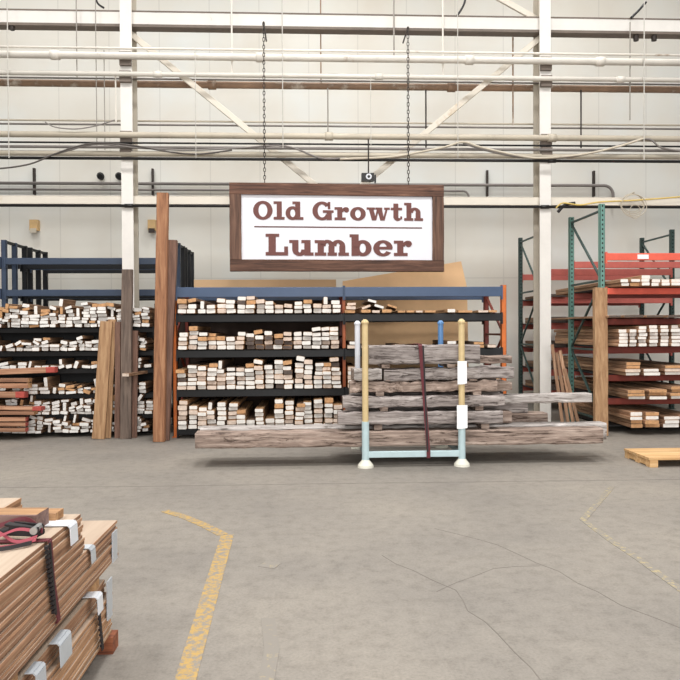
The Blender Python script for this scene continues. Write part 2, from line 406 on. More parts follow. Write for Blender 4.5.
pipe(126.4, .9, YC+.45, 'pipe_grey', 'lower thin grey pipe of the pair behind the columns')
pipe(136.5, 3.0, YPIPE, 'pipe_tan', 'thick tan pipe crossing the columns, above two thin lines and the cables', couplings=(330, 552))
pipe(144.3, .9, YPIPE+.03, 'pipe_black', 'thin dark conduit right below the thick tan pipe')
pipe(148.6, 1.4, YPIPE, 'pipe_grey', 'grey conduit between the thin dark conduit and long black pipe')
pipe(155.0, 2.6, YPIPE+.06, 'pipe_tan', 'pale wide pipe resting directly above the long black pipe')
pipe(159.7, 1.5, YPIPE-.04, 'pipe_black', 'long black pipe crossing both columns above the sign', couplings=(552,))
pipe(206.3, 1.4, YC-.035, 'pipe_black', 'black pipe along the bottom of the cream girt, behind the sign', couplings=(130, 545))
for xc, cn in ((xL, 'left'), (xR, 'right')):
    for yc, rp, Yp, nm in ((58.5, 3.4, YPIPE, 'thick white pipe'), (76.3, 2.4, YPIPE, 'medium white pipe'), (136.5, 3.0, YPIPE, 'thick tan pipe'), (148.6, 1.4, YPIPE, 'grey conduit')):
        z = Z(yc, Yp); r = rp/SC(Yp); b = MB(); b.box(xc-.095, xc+.095, Yp+r*.75, YC-.001, z-r-.075, z+r+.03)  # dark block behind each pipe, reaching further below than above
        tag(b.build('pipe_block', M['girder_under']), f"dark block joining the {nm} to the {cn} column", 'clamp', 'dark blocks on the columns')
YW = YWALL-.12
pipe(184.5, 1.5, YW, 'pipe_grey', 'grey wall pipe turning down at an elbow right of the right column', elbow=(613, .22, .25))
pipe(190.6, 1.0, YW, 'pipe_grey', 'lower grey wall pipe turning down left of the right column', elbow=(469, .14, .12))
for k, px in enumerate((33, 152, 488, 595)):
    b = MB(); x = X(px, YW, 182); z0, z1 = Z(195, YW), Z(169, YW)
    b.box(x-.022, x+.022, YW+.037, YWALL-.001, z0, z1)
    tag(b.build('pipe_bracket', M['iron']), ['dark upright bracket on the wall pipes near the left edge', 'dark upright bracket on the wall pipes behind the tall brown beam',
        'dark upright bracket on the wall pipes between sign and right column', 'dark upright bracket on the wall pipe beside its elbow'][k], 'bracket', 'wall pipe brackets')
# hanging rods and wires: each drops from above to a pipe
rods = [(9, -230, 158, 'wire_white', .5, 'white hanging wire nearest the left edge of the wall'),
        (77, -230, 77, 'wire', .6, 'grey hanger rod left of the left column, ending at the medium white pipe'),
        (97, -230, 150, 'wire', .5, 'outer thin grey wire beside the left column'),
        (105, 50, 150, 'wire', .5, 'inner thin grey wire beside the left column'),
        (116, 76, 123, 'pipe_white', .8, 'short white drop pipe touching the left side of left column'),
        (196, 48, 158, 'wire_white', .4, 'white wire crossing the diagonal brace right of the left column'),
        (232, -230, 77, 'pipe_white', .9, 'white drop pipe above the upper left corner of the sign'),
        (283, -230, 148, 'wire_white', .55, 'long white wire hanging just right of the left sign chain'),
        (321, -230, 84, 'pipe_brown', .7, 'brown rod down to the brown pipe above sign centre'),
        (328, 88, 140, 'wire', .7, 'grey rod below the brown pipe above sign centre'),
        (371, 76, 145, 'wire_white', .35, 'white wire above the small black device'),
        (394, -230, 58, 'wire', .8, 'grey rod left of the right sign chain at top'),
        (426, 90, 148, 'iron', .8, 'dark rod below the brown pipe right of the right sign chain'),
        (443, -230, 77, 'pipe_white', .9, 'white drop pipe above the upper right corner of the sign'),
        (458, -230, 158, 'wire_white', .4, 'white wire between sign and right column'),
        (513, 22, 125, 'pipe_brown', .8, 'brown rod just left of the right column'),
        (581, 90, 148, 'iron', .8, 'dark rod right of the right column under the brown pipe'),
        (630, 22, 120, 'wire', .6, 'grey wire at left of a pair near the right edge'),
        (644, -230, 160, 'wire_white', .55, 'white hanging wire of the pair near the right edge')]
for (px, ya, yb, m, r, lab) in rods:
    Y = {'pipe_brown': YC+.36, 'iron': YC+.36}.get(m, YPIPE-.10 if m == 'wire_white' else YPIPE+.06)
    a = W(px, ya, Y); c = W(px, yb, Y); b = MB(); b.tube([(c.x, Y, a.z), (c.x, Y, c.z)], r/SC(Y), 6)
    nm = 'drop_pipe' if m == 'pipe_white' else 'hanging_wire' if 'wire' in m else 'hanger_rod'
    tag(b.build(nm, M[m]), lab, 'pipe' if nm == 'drop_pipe' else 'wire' if nm == 'hanging_wire' else 'rod')
def cable(pts, r, m, label, Y=YPIPE-.09, cat='cable', name='cable', sub=6):
    P = [W(x, y, Y) for x, y in pts]; Q = []
    for k in range(len(P)-1):
        p0, p1, p2, p3 = P[max(k-1, 0)], P[k], P[k+1], P[min(k+2, len(P)-1)]
        for i in range(sub):
            t = i/sub; Q.append(.5*((2*p1)+(p2-p0)*t+(2*p0-5*p1+4*p2-p3)*t*t+(3*p1-p0-3*p2+p3)*t**3))
    Q.append(P[-1]); b = MB(); b.tube(Q, r/SC(Y), 6)
    return tag(b.build(name, M[m], smooth=True), label, cat)
cable([(-40,170),(0,168.5),(30,164),(52,155),(75,147),(97,143),(130,145),(170,152),(200,154),(232,150)], .8, 'pipe_grey2', 'dark sagging cable looping over the pipes left of the left column')
cable([(45,157),(70,150),(97,144),(140,148),(190,150),(240,148),(285,146),(320,158),(345,158)], .9, 'pipe_grey', 'grey cable looping behind the left column towards the sign', YPIPE-.075)
cable([(340,159),(390,157),(420,152),(445,147),(463,142),(480,147),(520,156),(545,158),(585,154),(620,146),(645,138)], 1.1, 'pipe_tan', 'tan cable sagging in front of the right column')
cable([(463,143),(485,150),(520,157),(560,158),(600,151),(645,139),(662,148),(690,152)], 1.0, 'pipe_grey', 'grey cable sagging in front of right column to the right edge', YPIPE-.075)
cable([(45,122),(55,127),(75,129),(95,126),(115,120)], .6, 'pipe_grey', 'thin grey cable drooping left of left column at the thin pipes')
cable([(94,-14),(97,2),(104,8)], 1.0, 'pipe_black', 'short black cable hanging at top beside the left column', YC+.15)
cable([(467,-12),(464,4),(457,16)], 1.1, 'pipe_black', 'short black cable hanging at top above the sign right side', YC+.15)
cable([(646,2),(640,9),(631,18)], 1.3, 'pipe_black', 'short thick black cable on top girder near the right edge', YC+.03)
for k, (px, py) in enumerate(((12, 27), (636, 38), (654, 38))):
    b = MB(); c = W(px, py, YC+.12)
    b.tube([c+V((0,0,.16)), c+V((0,0,.07))], .012, 8); b.tube([c+V((0,0,.08)), c+V((0,0,.02)), c+V((0,0,-.05))], [.03,.05,.045], 12)
    tag(b.build('beam_clamp', M['iron']), ['dark clamp under the top girder at the left edge', 'left dark clamp hanging under the top girder near right edge', 'right dark clamp hanging under the top girder near right edge'][k], 'clamp', 'clamps under the top girder')
for k, px in enumerate((100.5, 119)):
    b = MB(); c = W(px, 177, YW); b.tube([(c.x, YWALL-.001, c.z), (c.x, YW, c.z)], .045, 12); b.tube([(c.x, YW, c.z+.02), (c.x, YW-.05, c.z)], [.09, .06], 12)
    tag(b.build('wall_knob', M['black']), ['black round wall fitting a little left of the left column', 'black round wall fitting at the edge of the left column'][k], 'fitting', 'black round wall fittings')
for k, px in enumerate((34, 152)):
    c = W(px, 226, YW); b = MB(); b.box(c.x-.09, c.x+.09, YW-.04, YWALL-.001, c.z-.10, c.z+.14); o = b.build('junction_box', M['tanbox'])
    tag(o, ['small tan box on the wall above the left blue rack', 'small tan box on the wall beside the tall brown beam'][k], 'box', 'tan wall boxes')
    b = MB(); b.box(c.x-.07, c.x+.07, YW-.06, YW-.04, c.z-.16, c.z-.06); ORG['_j'] = ORG[o.name]; b.build('cover', M['iron'] if k else M['pipe_tan'], o)
# hose coil and yellow cord on the girt, right
b = MB(); c = W(632, 203, YC-.02)
for q in range(4): b.torus(c+V((random.uniform(-.02,.02), -.02-.012*q, -.02*q)), .16+.012*q, .007, (0,1,0), 1.15, 22)
b.torus(c+V((.03,-.05,-.16)), .12, .006, (0.1,1,0), .8, 20); b.tube([c+V((0,.05,.17)), c+V((0,-.08,.17))], .012, 8)
tag(b.build('cable_coil', M['pipe_tan'], smooth=True), 'tan cable coiled on a hook right of the green rack post', 'cable coil')
cable([(556,208),(563,203),(580,205),(600,202),(640,200),(690,196)], .8, 'cord_yellow', 'yellow cord running along the cream girt right of right column', YC-.06, 'cord', 'cord')
cable([(558,212),(565,205),(575,203)], 1.6, 'pipe_black', 'short black cable stub beside the right column at the girt', YC-.03, 'cable', 'cable')

# ------------------------------------------------------------------ the sign
def ell(cx, cy, rx, ry, irx, iry, a0=0, a1=360, n=28):
    out = []
    for k in range(n):
        s, e = R(a0+(a1-a0)*k/n), R(a0+(a1-a0)*(k+1)/n)
        out.append([(cx+irx*math.cos(s), cy+iry*math.sin(s)), (cx+rx*math.cos(s), cy+ry*math.sin(s)),
                    (cx+rx*math.cos(e), cy+ry*math.sin(e)), (cx+irx*math.cos(e), cy+iry*math.sin(e))])
    return out
def rc(a, b_, c, d): return [[(a, b_), (c, b_), (c, d), (a, d)]]
XH = .72
GL = {
 'O': (1.0, ell(.5,.5,.5,.52,.23,.36)),
 'l': (.56, rc(.16,0,.42,1)+rc(0,0,.56,.15)+rc(0,.86,.3,1)),
 'd': (.92, ell(.37,.36,.37,.38,.13,.22)+rc(.5,0,.76,1)+rc(.36,.86,.6,1)+rc(.6,0,.92,.15)),
 'G': (1.1, ell(.5,.5,.5,.52,.23,.36,38,335)+rc(.74,.0,1.0,.5)+rc(.54,.4,1.1,.54)+rc(.80,.60,.93,1.0)),
 'r': (.76, rc(.14,0,.40,.72)+rc(0,0,.58,.15)+rc(0,.58,.3,.72)+ell(.62,.57,.14,.15,0,0)+ell(.58,.44,.24,.28,.12,.12,60,180,10)),
 'o': (.82, ell(.41,.36,.41,.38,.15,.23)),
 'w': (1.22, [[(.08,.72),(.34,.72),(.50,0),(.28,0)], [(.50,.0),(.40,0),(.56,.72),(.66,.72)], [(.52,.72),(.78,.72),(.94,0),(.72,0)], [(.94,0),(.84,0),(1.02,.72),(1.13,.72)]]
      + rc(0,.60,.44,.72)+rc(.46,.60,.82,.72)+rc(.92,.60,1.22,.72)),
 't': (.66, rc(.14,.16,.40,.95)+rc(0,.58,.60,.72)+ell(.36,.22,.22,.24,.0,.08,180,330,10)+rc(.5,.08,.60,.24)),
 'h': (1.0, rc(.12,0,.38,1)+rc(0,.86,.3,1)+rc(0,0,.48,.15)+ell(.55,.44,.32,.30,.08,.14,0,180,14)+rc(.61,0,.87,.45)+rc(.54,0,1.0,.15)),
 'L': (.92, rc(.12,0,.42,1)+rc(0,.86,.56,1)+rc(0,0,.92,.16)+rc(.76,.1,.92,.42)),
 'u': (1.0, rc(.12,.26,.38,.72)+rc(0,.58,.3,.72)+ell(.43,.28,.31,.30,.06,.14,180,360,14)+rc(.62,0,.88,.72)+rc(.50,.58,.8,.72)+rc(.7,0,1.0,.15)),
 'm': (1.40, rc(.12,0,.38,.72)+rc(0,.58,.3,.72)+rc(0,0,.48,.15)+ell(.52,.44,.30,.30,.07,.14,0,180,14)+rc(.57,0,.82,.45)+rc(.53,0,.92,.15)
      + ell(.97,.44,.30,.30,.07,.14,0,180,14)+rc(1.02,0,1.27,.45)+rc(.98,0,1.42,.15)),
 'b': (.94, ell(.55,.36,.37,.38,.13,.22)+rc(.08,0,.38,1)+rc(0,.86,.3,1)),
 'e': (.82, ell(.41,.36,.41,.38,.16,.24,0,328)+rc(.2,.30,.80,.43)),
}
sg_c = W(338, 228, YSIGN); ang = R(-2.6)
ssx = V((math.cos(ang), -math.sin(ang)*-1, 0)); ssx = V((math.cos(ang), math.sin(-ang), 0))
# the sign hangs turned very slightly, its right side further back
snrm = V((-ssx.y, ssx.x, 0))      # into the wall
def S(u, v, d): return sg_c + ssx*u + V((0,0,v)) + snrm*d
spx = 1/SC(YSIGN)
sw, sh = 107*spx, 43.4*spx; fw = 11.5*spx
sign = thing('hanging_sign', sg_c-V((0,0,sh)), 'brown-framed white hanging sign with brown slab lettering, on two chains', 'sign')
def slab(u0, u1, v0, v1, d0, d1):
    b = MB(); b.prism([(u0,v0),(u1,v0),(u1,v1),(u0,v1)], S, d0, d1); return b
slab(-sw+fw*.8, sw-fw*.8, -sh+fw*.8, sh-fw*.8, -.01, .02).build('panel', M['sign_white'], sign)
for (u0,u1,v0,v1,m) in ((-sw, sw, sh-fw, sh, 'sign_frame'), (-sw, sw, -sh, -sh+fw, 'sign_frame'), (-sw, -sw+fw, -sh+fw, sh-fw, 'sign_frame_v'), (sw-fw, sw, -sh+fw, sh-fw, 'sign_frame_v')):
    b = MB(); ln = max(u1-u0, v1-v0)
    if u1-u0 > v1-v0: b.bar(S(u0,(v0+v1)/2,.0), S(u1,(v0+v1)/2,.0), .10, fw, (0,0,1), .06, 10, .003)
    else: b.bar(S((u0+u1)/2,v0,.0), S((u0+u1)/2,v1,.0), fw, .10, tuple(snrm), .06, 6, .003)
    b.build('frame_rail', M[m], sign)
def text(s, u0, u1, v0, H):
    gap = .05; tot = 0
    for ch in s: tot += (.42 if ch == ' ' else GL[ch][0]+gap)
    tot -= gap; k = (u1-u0)/tot; u = u0
    for ch in s:
        if ch == ' ': u += .42*k; continue
        w, polys = GL[ch]; b = MB()
        for i, p in enumerate(polys):
            b.prism([(u+a*k, v0+c*H) for a, c in p], S, -.018-.0003*(i % 5), -.008)
        b.build('letter', M['sign_text'], sign); u += (w+gap)*k
UP = lambda px: (px-338)*spx
VP_ = lambda py: (227.2-py)*spx
text('Old Growth', UP(254), UP(424), VP_(219.5), 18*spx)
text('Lumber', UP(266), UP(412.5), VP_(255), 21.5*spx)
slab(UP(255), UP(423), VP_(227.3), VP_(226), -.014, -.008).build('rule_line', M['sign_line'], sign)
# chains from the top girder to the sign
for k, px in enumerate((265.5, 409.5)):
    top = W(px, 31, YSIGN); u = UP(px)
    hook = S(u, sh, 0); b = MB(); z = hook.z-.005; i = 0
    while z < top.z+.05:
        b.torus((hook.x, hook.y, z+.04), .038, .0065, (0,1,0) if i % 2 else (1,0,0), .45, 10, 5); z += .062; i += 1
    b.tube([(hook.x, hook.y, z+.0), (hook.x, YC+.10, z+.0)], .014, 8)
    tag(b.build('chain', M['iron']), ['dark chain holding up the left side of the sign', 'dark chain holding up the right side of the sign'][k], 'chain', 'sign chains')
# small black device above the sign
c = W(368.5, 177.5, YPIPE-.12)
dv = thing('security_camera', c, 'small black box device with round white eye hanging above the sign', 'camera')
b = MB(); b.box(c.x-.12, c.x+.09, c.y-.06, c.y+.06, c.z-.065, c.z+.065); b.box(c.x+.10, c.x+.125, c.y-.04, c.y+.04, c.z-.09, c.z+.04); b.build('housing', M['black'], dv)
b = MB(); b.torus((c.x, c.y-.065, c.z), .038, .014, (0,1,0)); b.build('lens_ring', M['plastic'], dv)
b = MB(); z1 = Z(141, YPIPE); b.tube([(c.x, c.y, c.z+.06), (c.x, c.y, z1)], .012, 8); b.build('mount', M['iron'], dv)

# ------------------------------------------------------------------ racks
def holes(b, x, Y, z0, z1, mi, dx=.0, pitch=.075, s=.011):
    z = z0+.06
    while z < z1-.03:
        b.box(x+dx-s, x+dx+s, Y-.002, Y+.004, z-.016, z+.016, mi); z += pitch
def post(par, x, Y, h, m, w=.08, d=.075, hole=True, foot=True):
    b = MB(); b.box(x-w/2, x+w/2, Y, Y+.006, 0, h); b.box(x-w/2, x-w/2+.006, Y, Y+d, 0, h); b.box(x+w/2-.006, x+w/2, Y, Y+d, 0, h)
    if foot: b.box(x-w*.8, x+w*.8, Y-.02, Y+d+.02, 0, .012)
    if hole: holes(b, x, Y, 0, h, 1)
    return b.build('post', [M[m], M['hole']], par)
def rbeam(par, x0, x1, Y, zt, h, m, d=.045, name='beam'):
    b = MB(); b.bar((x0+.04, Y, zt-h/2), (x1-.04, Y, zt-h/2), d, h, (0,0,1), .12)
    for x in (x0+.045, x1-.045): b.box(x-.012, x+.012, Y-d/2-.012, Y+d/2+.004, zt-h-.05, zt+.02)
    return b.build(name, M[m], par)
def brace(par, p0, p1, m, w=.035):
    b = MB(); b.bar(p0, p1, w, w, (1,0,0)); return b.build('brace', M[m], par)
def deck(par, x0, x1, Y0, Y1, zt, m='black_deck', th=.02):
    b = MB(); n = 9
    for k in range(n):
        a = Y0+(Y1-Y0)*k/n; b.box(x0+.04, x1-.04, a, a+(Y1-Y0)/n-.012, zt-th, zt)
    return b.build('deck', M[m], par)
def frame(par, x, Y0, Y1, h, m, mb_, n=3, hole=True, w=.08, mrear=None):
    post(par, x, Y0, h, m, w, hole=hole); post(par, x, Y1-.075, h, mrear or m, w, hole=hole)
    zs = [.2+(h-.3)*k/n for k in range(n+1)]
    for k in range(n+1): brace(par, (x, Y0+.06, zs[k]), (x, Y1-.06, zs[k]), mb_)
    for k in range(n):
        a, c = (Y0+.06, Y1-.06) if k % 2 == 0 else (Y1-.06, Y0+.06)
        brace(par, (x, a, zs[k]+.03), (x, c, zs[k+1]-.03), mb_)

# --- central rack (orange posts, navy beams), two bays
cr_x = [X(174.5, YP), X(344, YP), X(504, YP)]
YR = YP+1.15
row_y = [313.2, 349.0, 388.5, 427.5]
row_z = [Z(y, YE) for y in row_y]
crack_ = thing('pallet_rack', (cr_x[1], YP, 0), 'orange-posted rack with navy top beams, standing under the sign', 'rack')
top_z = Z(287.2, YP)
for k, x in enumerate(cr_x):
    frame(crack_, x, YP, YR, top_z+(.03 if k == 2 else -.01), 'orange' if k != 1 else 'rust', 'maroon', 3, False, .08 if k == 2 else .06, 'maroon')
for x0, x1 in ((cr_x[0], cr_x[1]), (cr_x[1], cr_x[2])):
    if x1 == cr_x[2]: x0 -= .038
    else: x1 += .038
    for Y in (YP-.024, YR+.024):
        rbeam(crack_, x0, x1, Y, top_z, .155, 'blue_beam')
        for i, z in enumerate(row_z):
            if i == 3: continue
            rbeam(crack_, x0, x1, Y, z-.012, .115, 'navy_shaded')
    for z in row_z: deck(crack_, x0, x1, YP-.0, YR+.0, z-.002)
    rbeam(crack_, x0, x1, YP-.024, row_z[3]-.012, .10, 'navy_shaded'); rbeam(crack_, x0, x1, YR+.024, row_z[3]-.012, .10, 'navy_shaded')

BN = 0
def board(x, z, w, h, Yf, L, roll=0, yaw=0, end='white_end', side='pine', label='', group='', name='lumber_board', pitch=0, cat='board'):
    """one sawn board lying front to back; (x,z) is the middle of its lower front edge"""
    me = MB(); me.bar((0, 0, h/2), (0, L, h/2), w, h, (0,0,1), .14, 1, .002, 0, 1, inset=random.uniform(.002, .0045))
    o = me.build(name, [M[side], M[end]], org=(0,0,0)); ORG[o.name] = V((x, Yf, z))
    o.location = (x, Yf, z); o.rotation_euler = (pitch, roll, yaw)
    return tag(o, label, cat, group)

ENDN = {'white_end': 'white-ended', 'pink_end': 'pale-ended', 'tan_end': 'tan-ended', 'dark_end': 'dark-ended'}
SHELF = ['top shelf', 'second shelf', 'third shelf', 'bottom shelf']
def board_pile(row, heights, x0, x1, hole=(), endfn=None):
    n = len(heights); pitch = (x1-x0)/n; zb = row_z[row]
    for ci, cnt in enumerate(heights):
        z = zb+.004; xc = x0+pitch*(ci+.5); cw = random.uniform(.87, .97)*pitch; hh0 = random.uniform(.058, .070); lean = random.uniform(-.012, .012)
        Yc = YE+random.uniform(-.05, .06)
        for k in range(cnt):
            top = k == cnt-1
            h = hh0*random.uniform(.88, 1.12); w = min(pitch*.96, cw*random.uniform(.90, 1.04))
            roll = random.uniform(-.045, .045); x = xc+lean*k*.6+random.uniform(-.009, .009)
            upright = top and k > 0 and random.random() < .10
            if upright: w, h = h, w*.92; roll = random.uniform(-.28, .28)
            elif top and row < 3 and random.random() < .45:
                roll = random.uniform(-.22, .22); z += .010
            dz = abs(math.sin(roll))*w/2
            e = endfn(ci, k, cnt) if endfn else None
            if e is None:
                r = random.random(); e = 'white_end' if r < .70 else 'pink_end' if r < .90 else 'tan_end' if r < .975 else 'dark_end'
            if k < cnt-2 and e == 'tan_end': e = 'pink_end'
            nm = 'topmost' if top else ORD[k+1]+' up'
            lab = f"{ENDN[e]} board, {nm}, {ORD[ci+1]} pile from left, {SHELF[row]} under the sign"
            board(x, z+dz, w, h, Yc+random.uniform(-.05, .05), random.uniform(1.2, 1.5), roll, random.uniform(-.012, .012), e,
                  'pine' if random.random() < .7 else 'oldboard', lab, f"boards on the {SHELF[row]} of the rack under the sign")
            z += h+dz+.003+(dz if k < cnt-1 else 0)
bx0, bx1 = X(178, YE), X(341, YE)
board_pile(0, [3,3,2,2,3,3,4,4,3,3,2,2,3,3,2,3,3], bx0, bx1, endfn=lambda c,k,n: 'tan_end' if (c, k) in ((0,2),(1,2),(7,2),(13,2)) else None)
board_pile(1, [4,5,4,4,3,3,4,4,4,4,3,4,4,4,5,5,5], bx0, bx1-.02,
           endfn=lambda c,k,n: 'dark_end' if ((6 < c < 12 and k < n-1 and random.random() < .6)) else 'tan_end' if (c, k) in ((3,2),(3,3),(4,2)) else None)
board_pile(2, [5,6,5,6,6,5,5,6,6,5,6,6,6,6,6,6,7], X(177, YE), X(341.5, YE), endfn=lambda c,k,n: 'tan_end' if (k == n-1 and c in (0,3,7,11)) else None)
board_pile(3, [6,5,5,5,6,6,4,2,5,2,6,6,6,6,6,6,5], X(177, YE), X(341.5, YE), endfn=lambda c,k,n: 'tan_end' if (k == n-1 and c in (6,12,15)) else None)
# right bay of the central rack: a loose heap, then single boards
LB = 'loose boards in the right bay of the rack under the sign'
zt = row_z[0]+.004
hp = [(350,0,.16,.05,.0,0,'tan_end'),(351,.055,.15,.05,.03,.02,'pink_end'),(352,.115,.14,.045,-.05,0,'pink_end'),(366,0,.15,.05,.0,.05,'tan_end'),(376,0,.12,.04,.02,.0,'pink_end'),
      (387,0,.15,.05,.0,-.03,'tan_end'),(367,.075,.15,.04,-.35,.06,'pink_end'),(379,.08,.15,.04,.30,.0,'white_end'),(372,.165,.14,.04,.25,.0,'white_end'),(392,.085,.16,.035,.32,-.1,'tan_end')]
for k, (px, dz, w, h, ro, yw, e) in enumerate(hp):
    board(X(px, YE), zt+dz, w, h, YE+random.uniform(-.03, .05), 1.3, ro, yw, e, 'oldboard' if k > 5 else 'pine',
          f"{ENDN[e]} board in the loose heap right of middle post, " + ['lowest at its left','second at its left','topmost at its left','low, beside the left stack','low, middle','low, right end','tilted up left','tilted down right','at the peak','sliding off right'][k], LB)
for k, (px, w, e) in enumerate(((402,.12,'tan_end'),(411,.12,'tan_end'),(420,.11,'pink_end'),(431,.17,'tan_end'),(452,.13,'white_end'),(466,.22,'tan_end'),(484,.16,'pink_end'),(494,.13,'tan_end'))):
    board(X(px, YE), zt, w, .035 if k != 4 else .06, YE+.05, 1.3, 0, random.uniform(-.02,.02), e, 'pine',
          f"{ENDN[e]} thin board lying flat, {ORD[k+1]} right of the loose heap, top shelf under the sign", LB)
zt = row_z[1]+.004+.03
for k, (px, dz, w, h, e, ro) in enumerate(((352,0,.15,.055,'pink_end',0),(353,.06,.12,.05,'white_end',.05),(366,0,.15,.05,'pink_end',0),(400,0,.17,.06,'white_end',0),(411,.0,.13,.045,'white_end',0),(423,0,.12,.045,'pink_end',0),
                                    (452,.06,.14,.05,'white_end',0),(452,0,.16,.055,'dark_end',0),(479,0,.17,.045,'tan_end',0),(479,.05,.16,.045,'tan_end',0),(492,0,.14,.05,'pink_end',0))):
    board(X(px, YE), zt+dz-.03, w, h, YE+.02, 1.3, ro, 0, e, 'oldboard',
          f"{ENDN[e]} board, {ORD[k+1]} from left on the second shelf behind the timber stack", LB)
for k, (px, n) in enumerate(((352, 5), (362, 4))):
    z = row_z[2]+.004
    for q in range(n):
        e = ['pink_end', 'white_end'][q % 2]
        board(X(px, YE), z, .14, .065, YE, 1.3, 0, 0, e, 'pine', f"{ENDN[e]} board, {ORD[q+1]} up in the {['first','second'][k]} pile behind the white post", LB); z += .068
z = row_z[1]+.0
for q in range(5):
    e = ['tan_end','pink_end'][q % 2]
    board(X(493.5, YE), row_z[2]+.004+.05*q, .18, .046, YE-.02, 1.3, 0, .01*q, e, 'pine', f"{ENDN[e]} board, {ORD[q+1]} up in the pile beside the right orange post", LB)

# sheets standing behind the central rack
def lean_sheet(name, poly, Yb, lean, th, m, label, cat):
    b = MB(); fn = lambda u, v, d: V((u, Yb+lean*v+d, v)); b.prism(poly, fn, 0, th)
    return tag(b.build(name, M[m]), label, cat)
Ys = YR+.45
b = MB(); a = W(194, 283, YR+.03); c = W(336, 282, YR+.03); b.bar((a.x, YR+.035, top_z+.105), (c.x, YR+.035, top_z+.105), .02, .21, (0,0,1), .05)
tag(b.build('plywood_strip', M['plywood']), 'long pale strip of sheet standing on edge on top of the rack, below the sign', 'sheet')
lean_sheet('gap_shade_sheet', [(X(179,Ys), 0), (X(341,Ys), 0), (X(341,Ys), Z(296,Ys)), (X(179,Ys), Z(296,Ys))], Ys-.1, .0, .012, 'gap_shade', 'added dark brown sheet shading gaps behind the left bay of the rack under the sign', 'sheet')  # sheet added behind the bay so gaps between boards read dark
lean_sheet('plywood_sheet', [(X(343,Ys), 0), (X(470,Ys), 0), (X(468,Ys), Z(288,Ys)), (X(462,Ys), Z(261,Ys)), (X(420,Ys), Z(268,Ys)), (X(343,Ys), Z(281,Ys))], Ys+.06, .0, .015, 'cardboard', 'brown sheet with sloping top standing behind the rack at sign right corner', 'sheet')
b = MB(); a = W(424, 353, YR+.2); c = W(466, 330, YR+.2); 

# --- left: low rack in front of the column, tall blue rack behind it
lx = [X(-22, YPL), X(157, YPL)]
lrow_y = [326, 349.3, 366.5, 391.5, 411.8, 432.5]
lrow_z = [max(Z(y, YEL), .07) for y in lrow_y]
YL2 = YPL+.5
lr = thing('pallet_rack', (sum(lx)/2, YPL, 0), 'low dark rack packed with white-ended boards left of the tall brown beam', 'rack')
for x in lx: frame(lr, x, YPL, YL2, Z(303, YPL), 'navy_shaded', 'navy_shaded', 2, False)
for z in lrow_z:
    if z > .2:
        for Y in (YPL-.02, YL2-.02): rbeam(lr, lx[0], lx[1], Y, z-.012, .075, 'black_deck')
    deck(lr, lx[0], lx[1], YPL, YL2, z-.002)
b = MB(); b.box(lx[0]+.06, lx[1]-.06, YL2+.01, YL2+.022, .02, Z(318, YL2)); b.build('gap_shade_panel', M['black_deck'], lr)  # panel added behind the boards to darken the shelf gaps
st = MB()
tops = [304, 335, 359.5, 382, 397.5, 416]
for ri, (yb, yt) in enumerate(zip(lrow_y, tops)):
    zb = lrow_z[ri]+.004; zt_ = Z(yt, YEL); x = lx[0]+.06; wob = 0
    while x < lx[1]-.16:
        cw = random.uniform(.10, .165); z = zb; wob = .7*wob+random.uniform(-.035, .035)
        lim = zt_ - random.uniform(-.01, .07) + wob
        while z < lim-.02:
            h = random.uniform(.038, .060); w = cw*random.uniform(.8, 1.0); ro = random.gauss(0, .05 if z < lim-.12 else .22)
            if random.random() < .07: w, h = h, w
            yf = YEL+random.uniform(-.06, .07); cx = x+cw/2+random.uniform(-.012, .012)
            cs, sn = math.cos(ro), math.sin(ro)
            p0 = V((cx, yf, z+h/2)); st.bar(p0, p0+V((random.uniform(-.01,.01), random.uniform(.50,.58), 0)), w, h, (sn, 0, cs), .14, 1, .003, 0, inset=random.uniform(.002, .004), em=2 if random.random() < (.32 if (z+h > lim-.06 and ri in (0,3)) else .05) else 1)
            z += h+.002
        x += cw+.003
tag(st.build('lumber_boards', [M['stuff_side'], M['stuff_end'], M['tan_end']], org=(lx[0], YEL, 0)), 'white-ended boards packed on six shelves of the low left rack', 'boards', None, 'stuff')

YB0, YB1 = 12.25, 14.15
bl = thing('pallet_rack', (X(90, YB0), YB0, 0), 'tall blue rack with empty upper beams behind the left column', 'rack')
bx = [X(4.5, YB0), X(174, YB0)]
hb = Z(240, YB0)
ys_ = [YB0, YB0+.42, YB0+.86, YB0+1.10, YB0+1.50, YB0+1.86]
for x in bx:
    for i, Y in enumerate(ys_): post(bl, x, Y, hb, 'navy' if i < 2 else 'navy_shaded', .085, .06, False)
    for a, c in ((0,2),(3,5)):
        for z in (hb-.03, hb-.9, hb-2.0): brace(bl, (x, ys_[a]+.03, z), (x, ys_[c]+.03, z), 'navy_shaded', .05)
for yb in (258.0, 289.0):
    zt_ = Z(yb, YB0)
    for i in (0, 2, 3, 5): rbeam(bl, bx[0], bx[1], ys_[i]-.025, zt_, .115, 'navy' if i in (0,3) else 'navy_shaded')
    for i in (0, 2): rbeam(bl, bx[0]-2.9, bx[0], ys_[i]-.025, zt_, .115, 'navy' if i == 0 else 'navy_shaded')
x = bx[0]-2.9
for i in (0, 2): post(bl, x, ys_[i], hb, 'navy', .085, .06, False)
# lower levels of the blue rack, dark behind the low rack
for z in (.3, 1.1, 1.75):
    rbeam(bl, bx[0], bx[1], ys_[0]-.025, z, .115, 'navy_shaded'); deck(bl, bx[0], bx[1], YB0+.02, YB0+.86, z-.01)

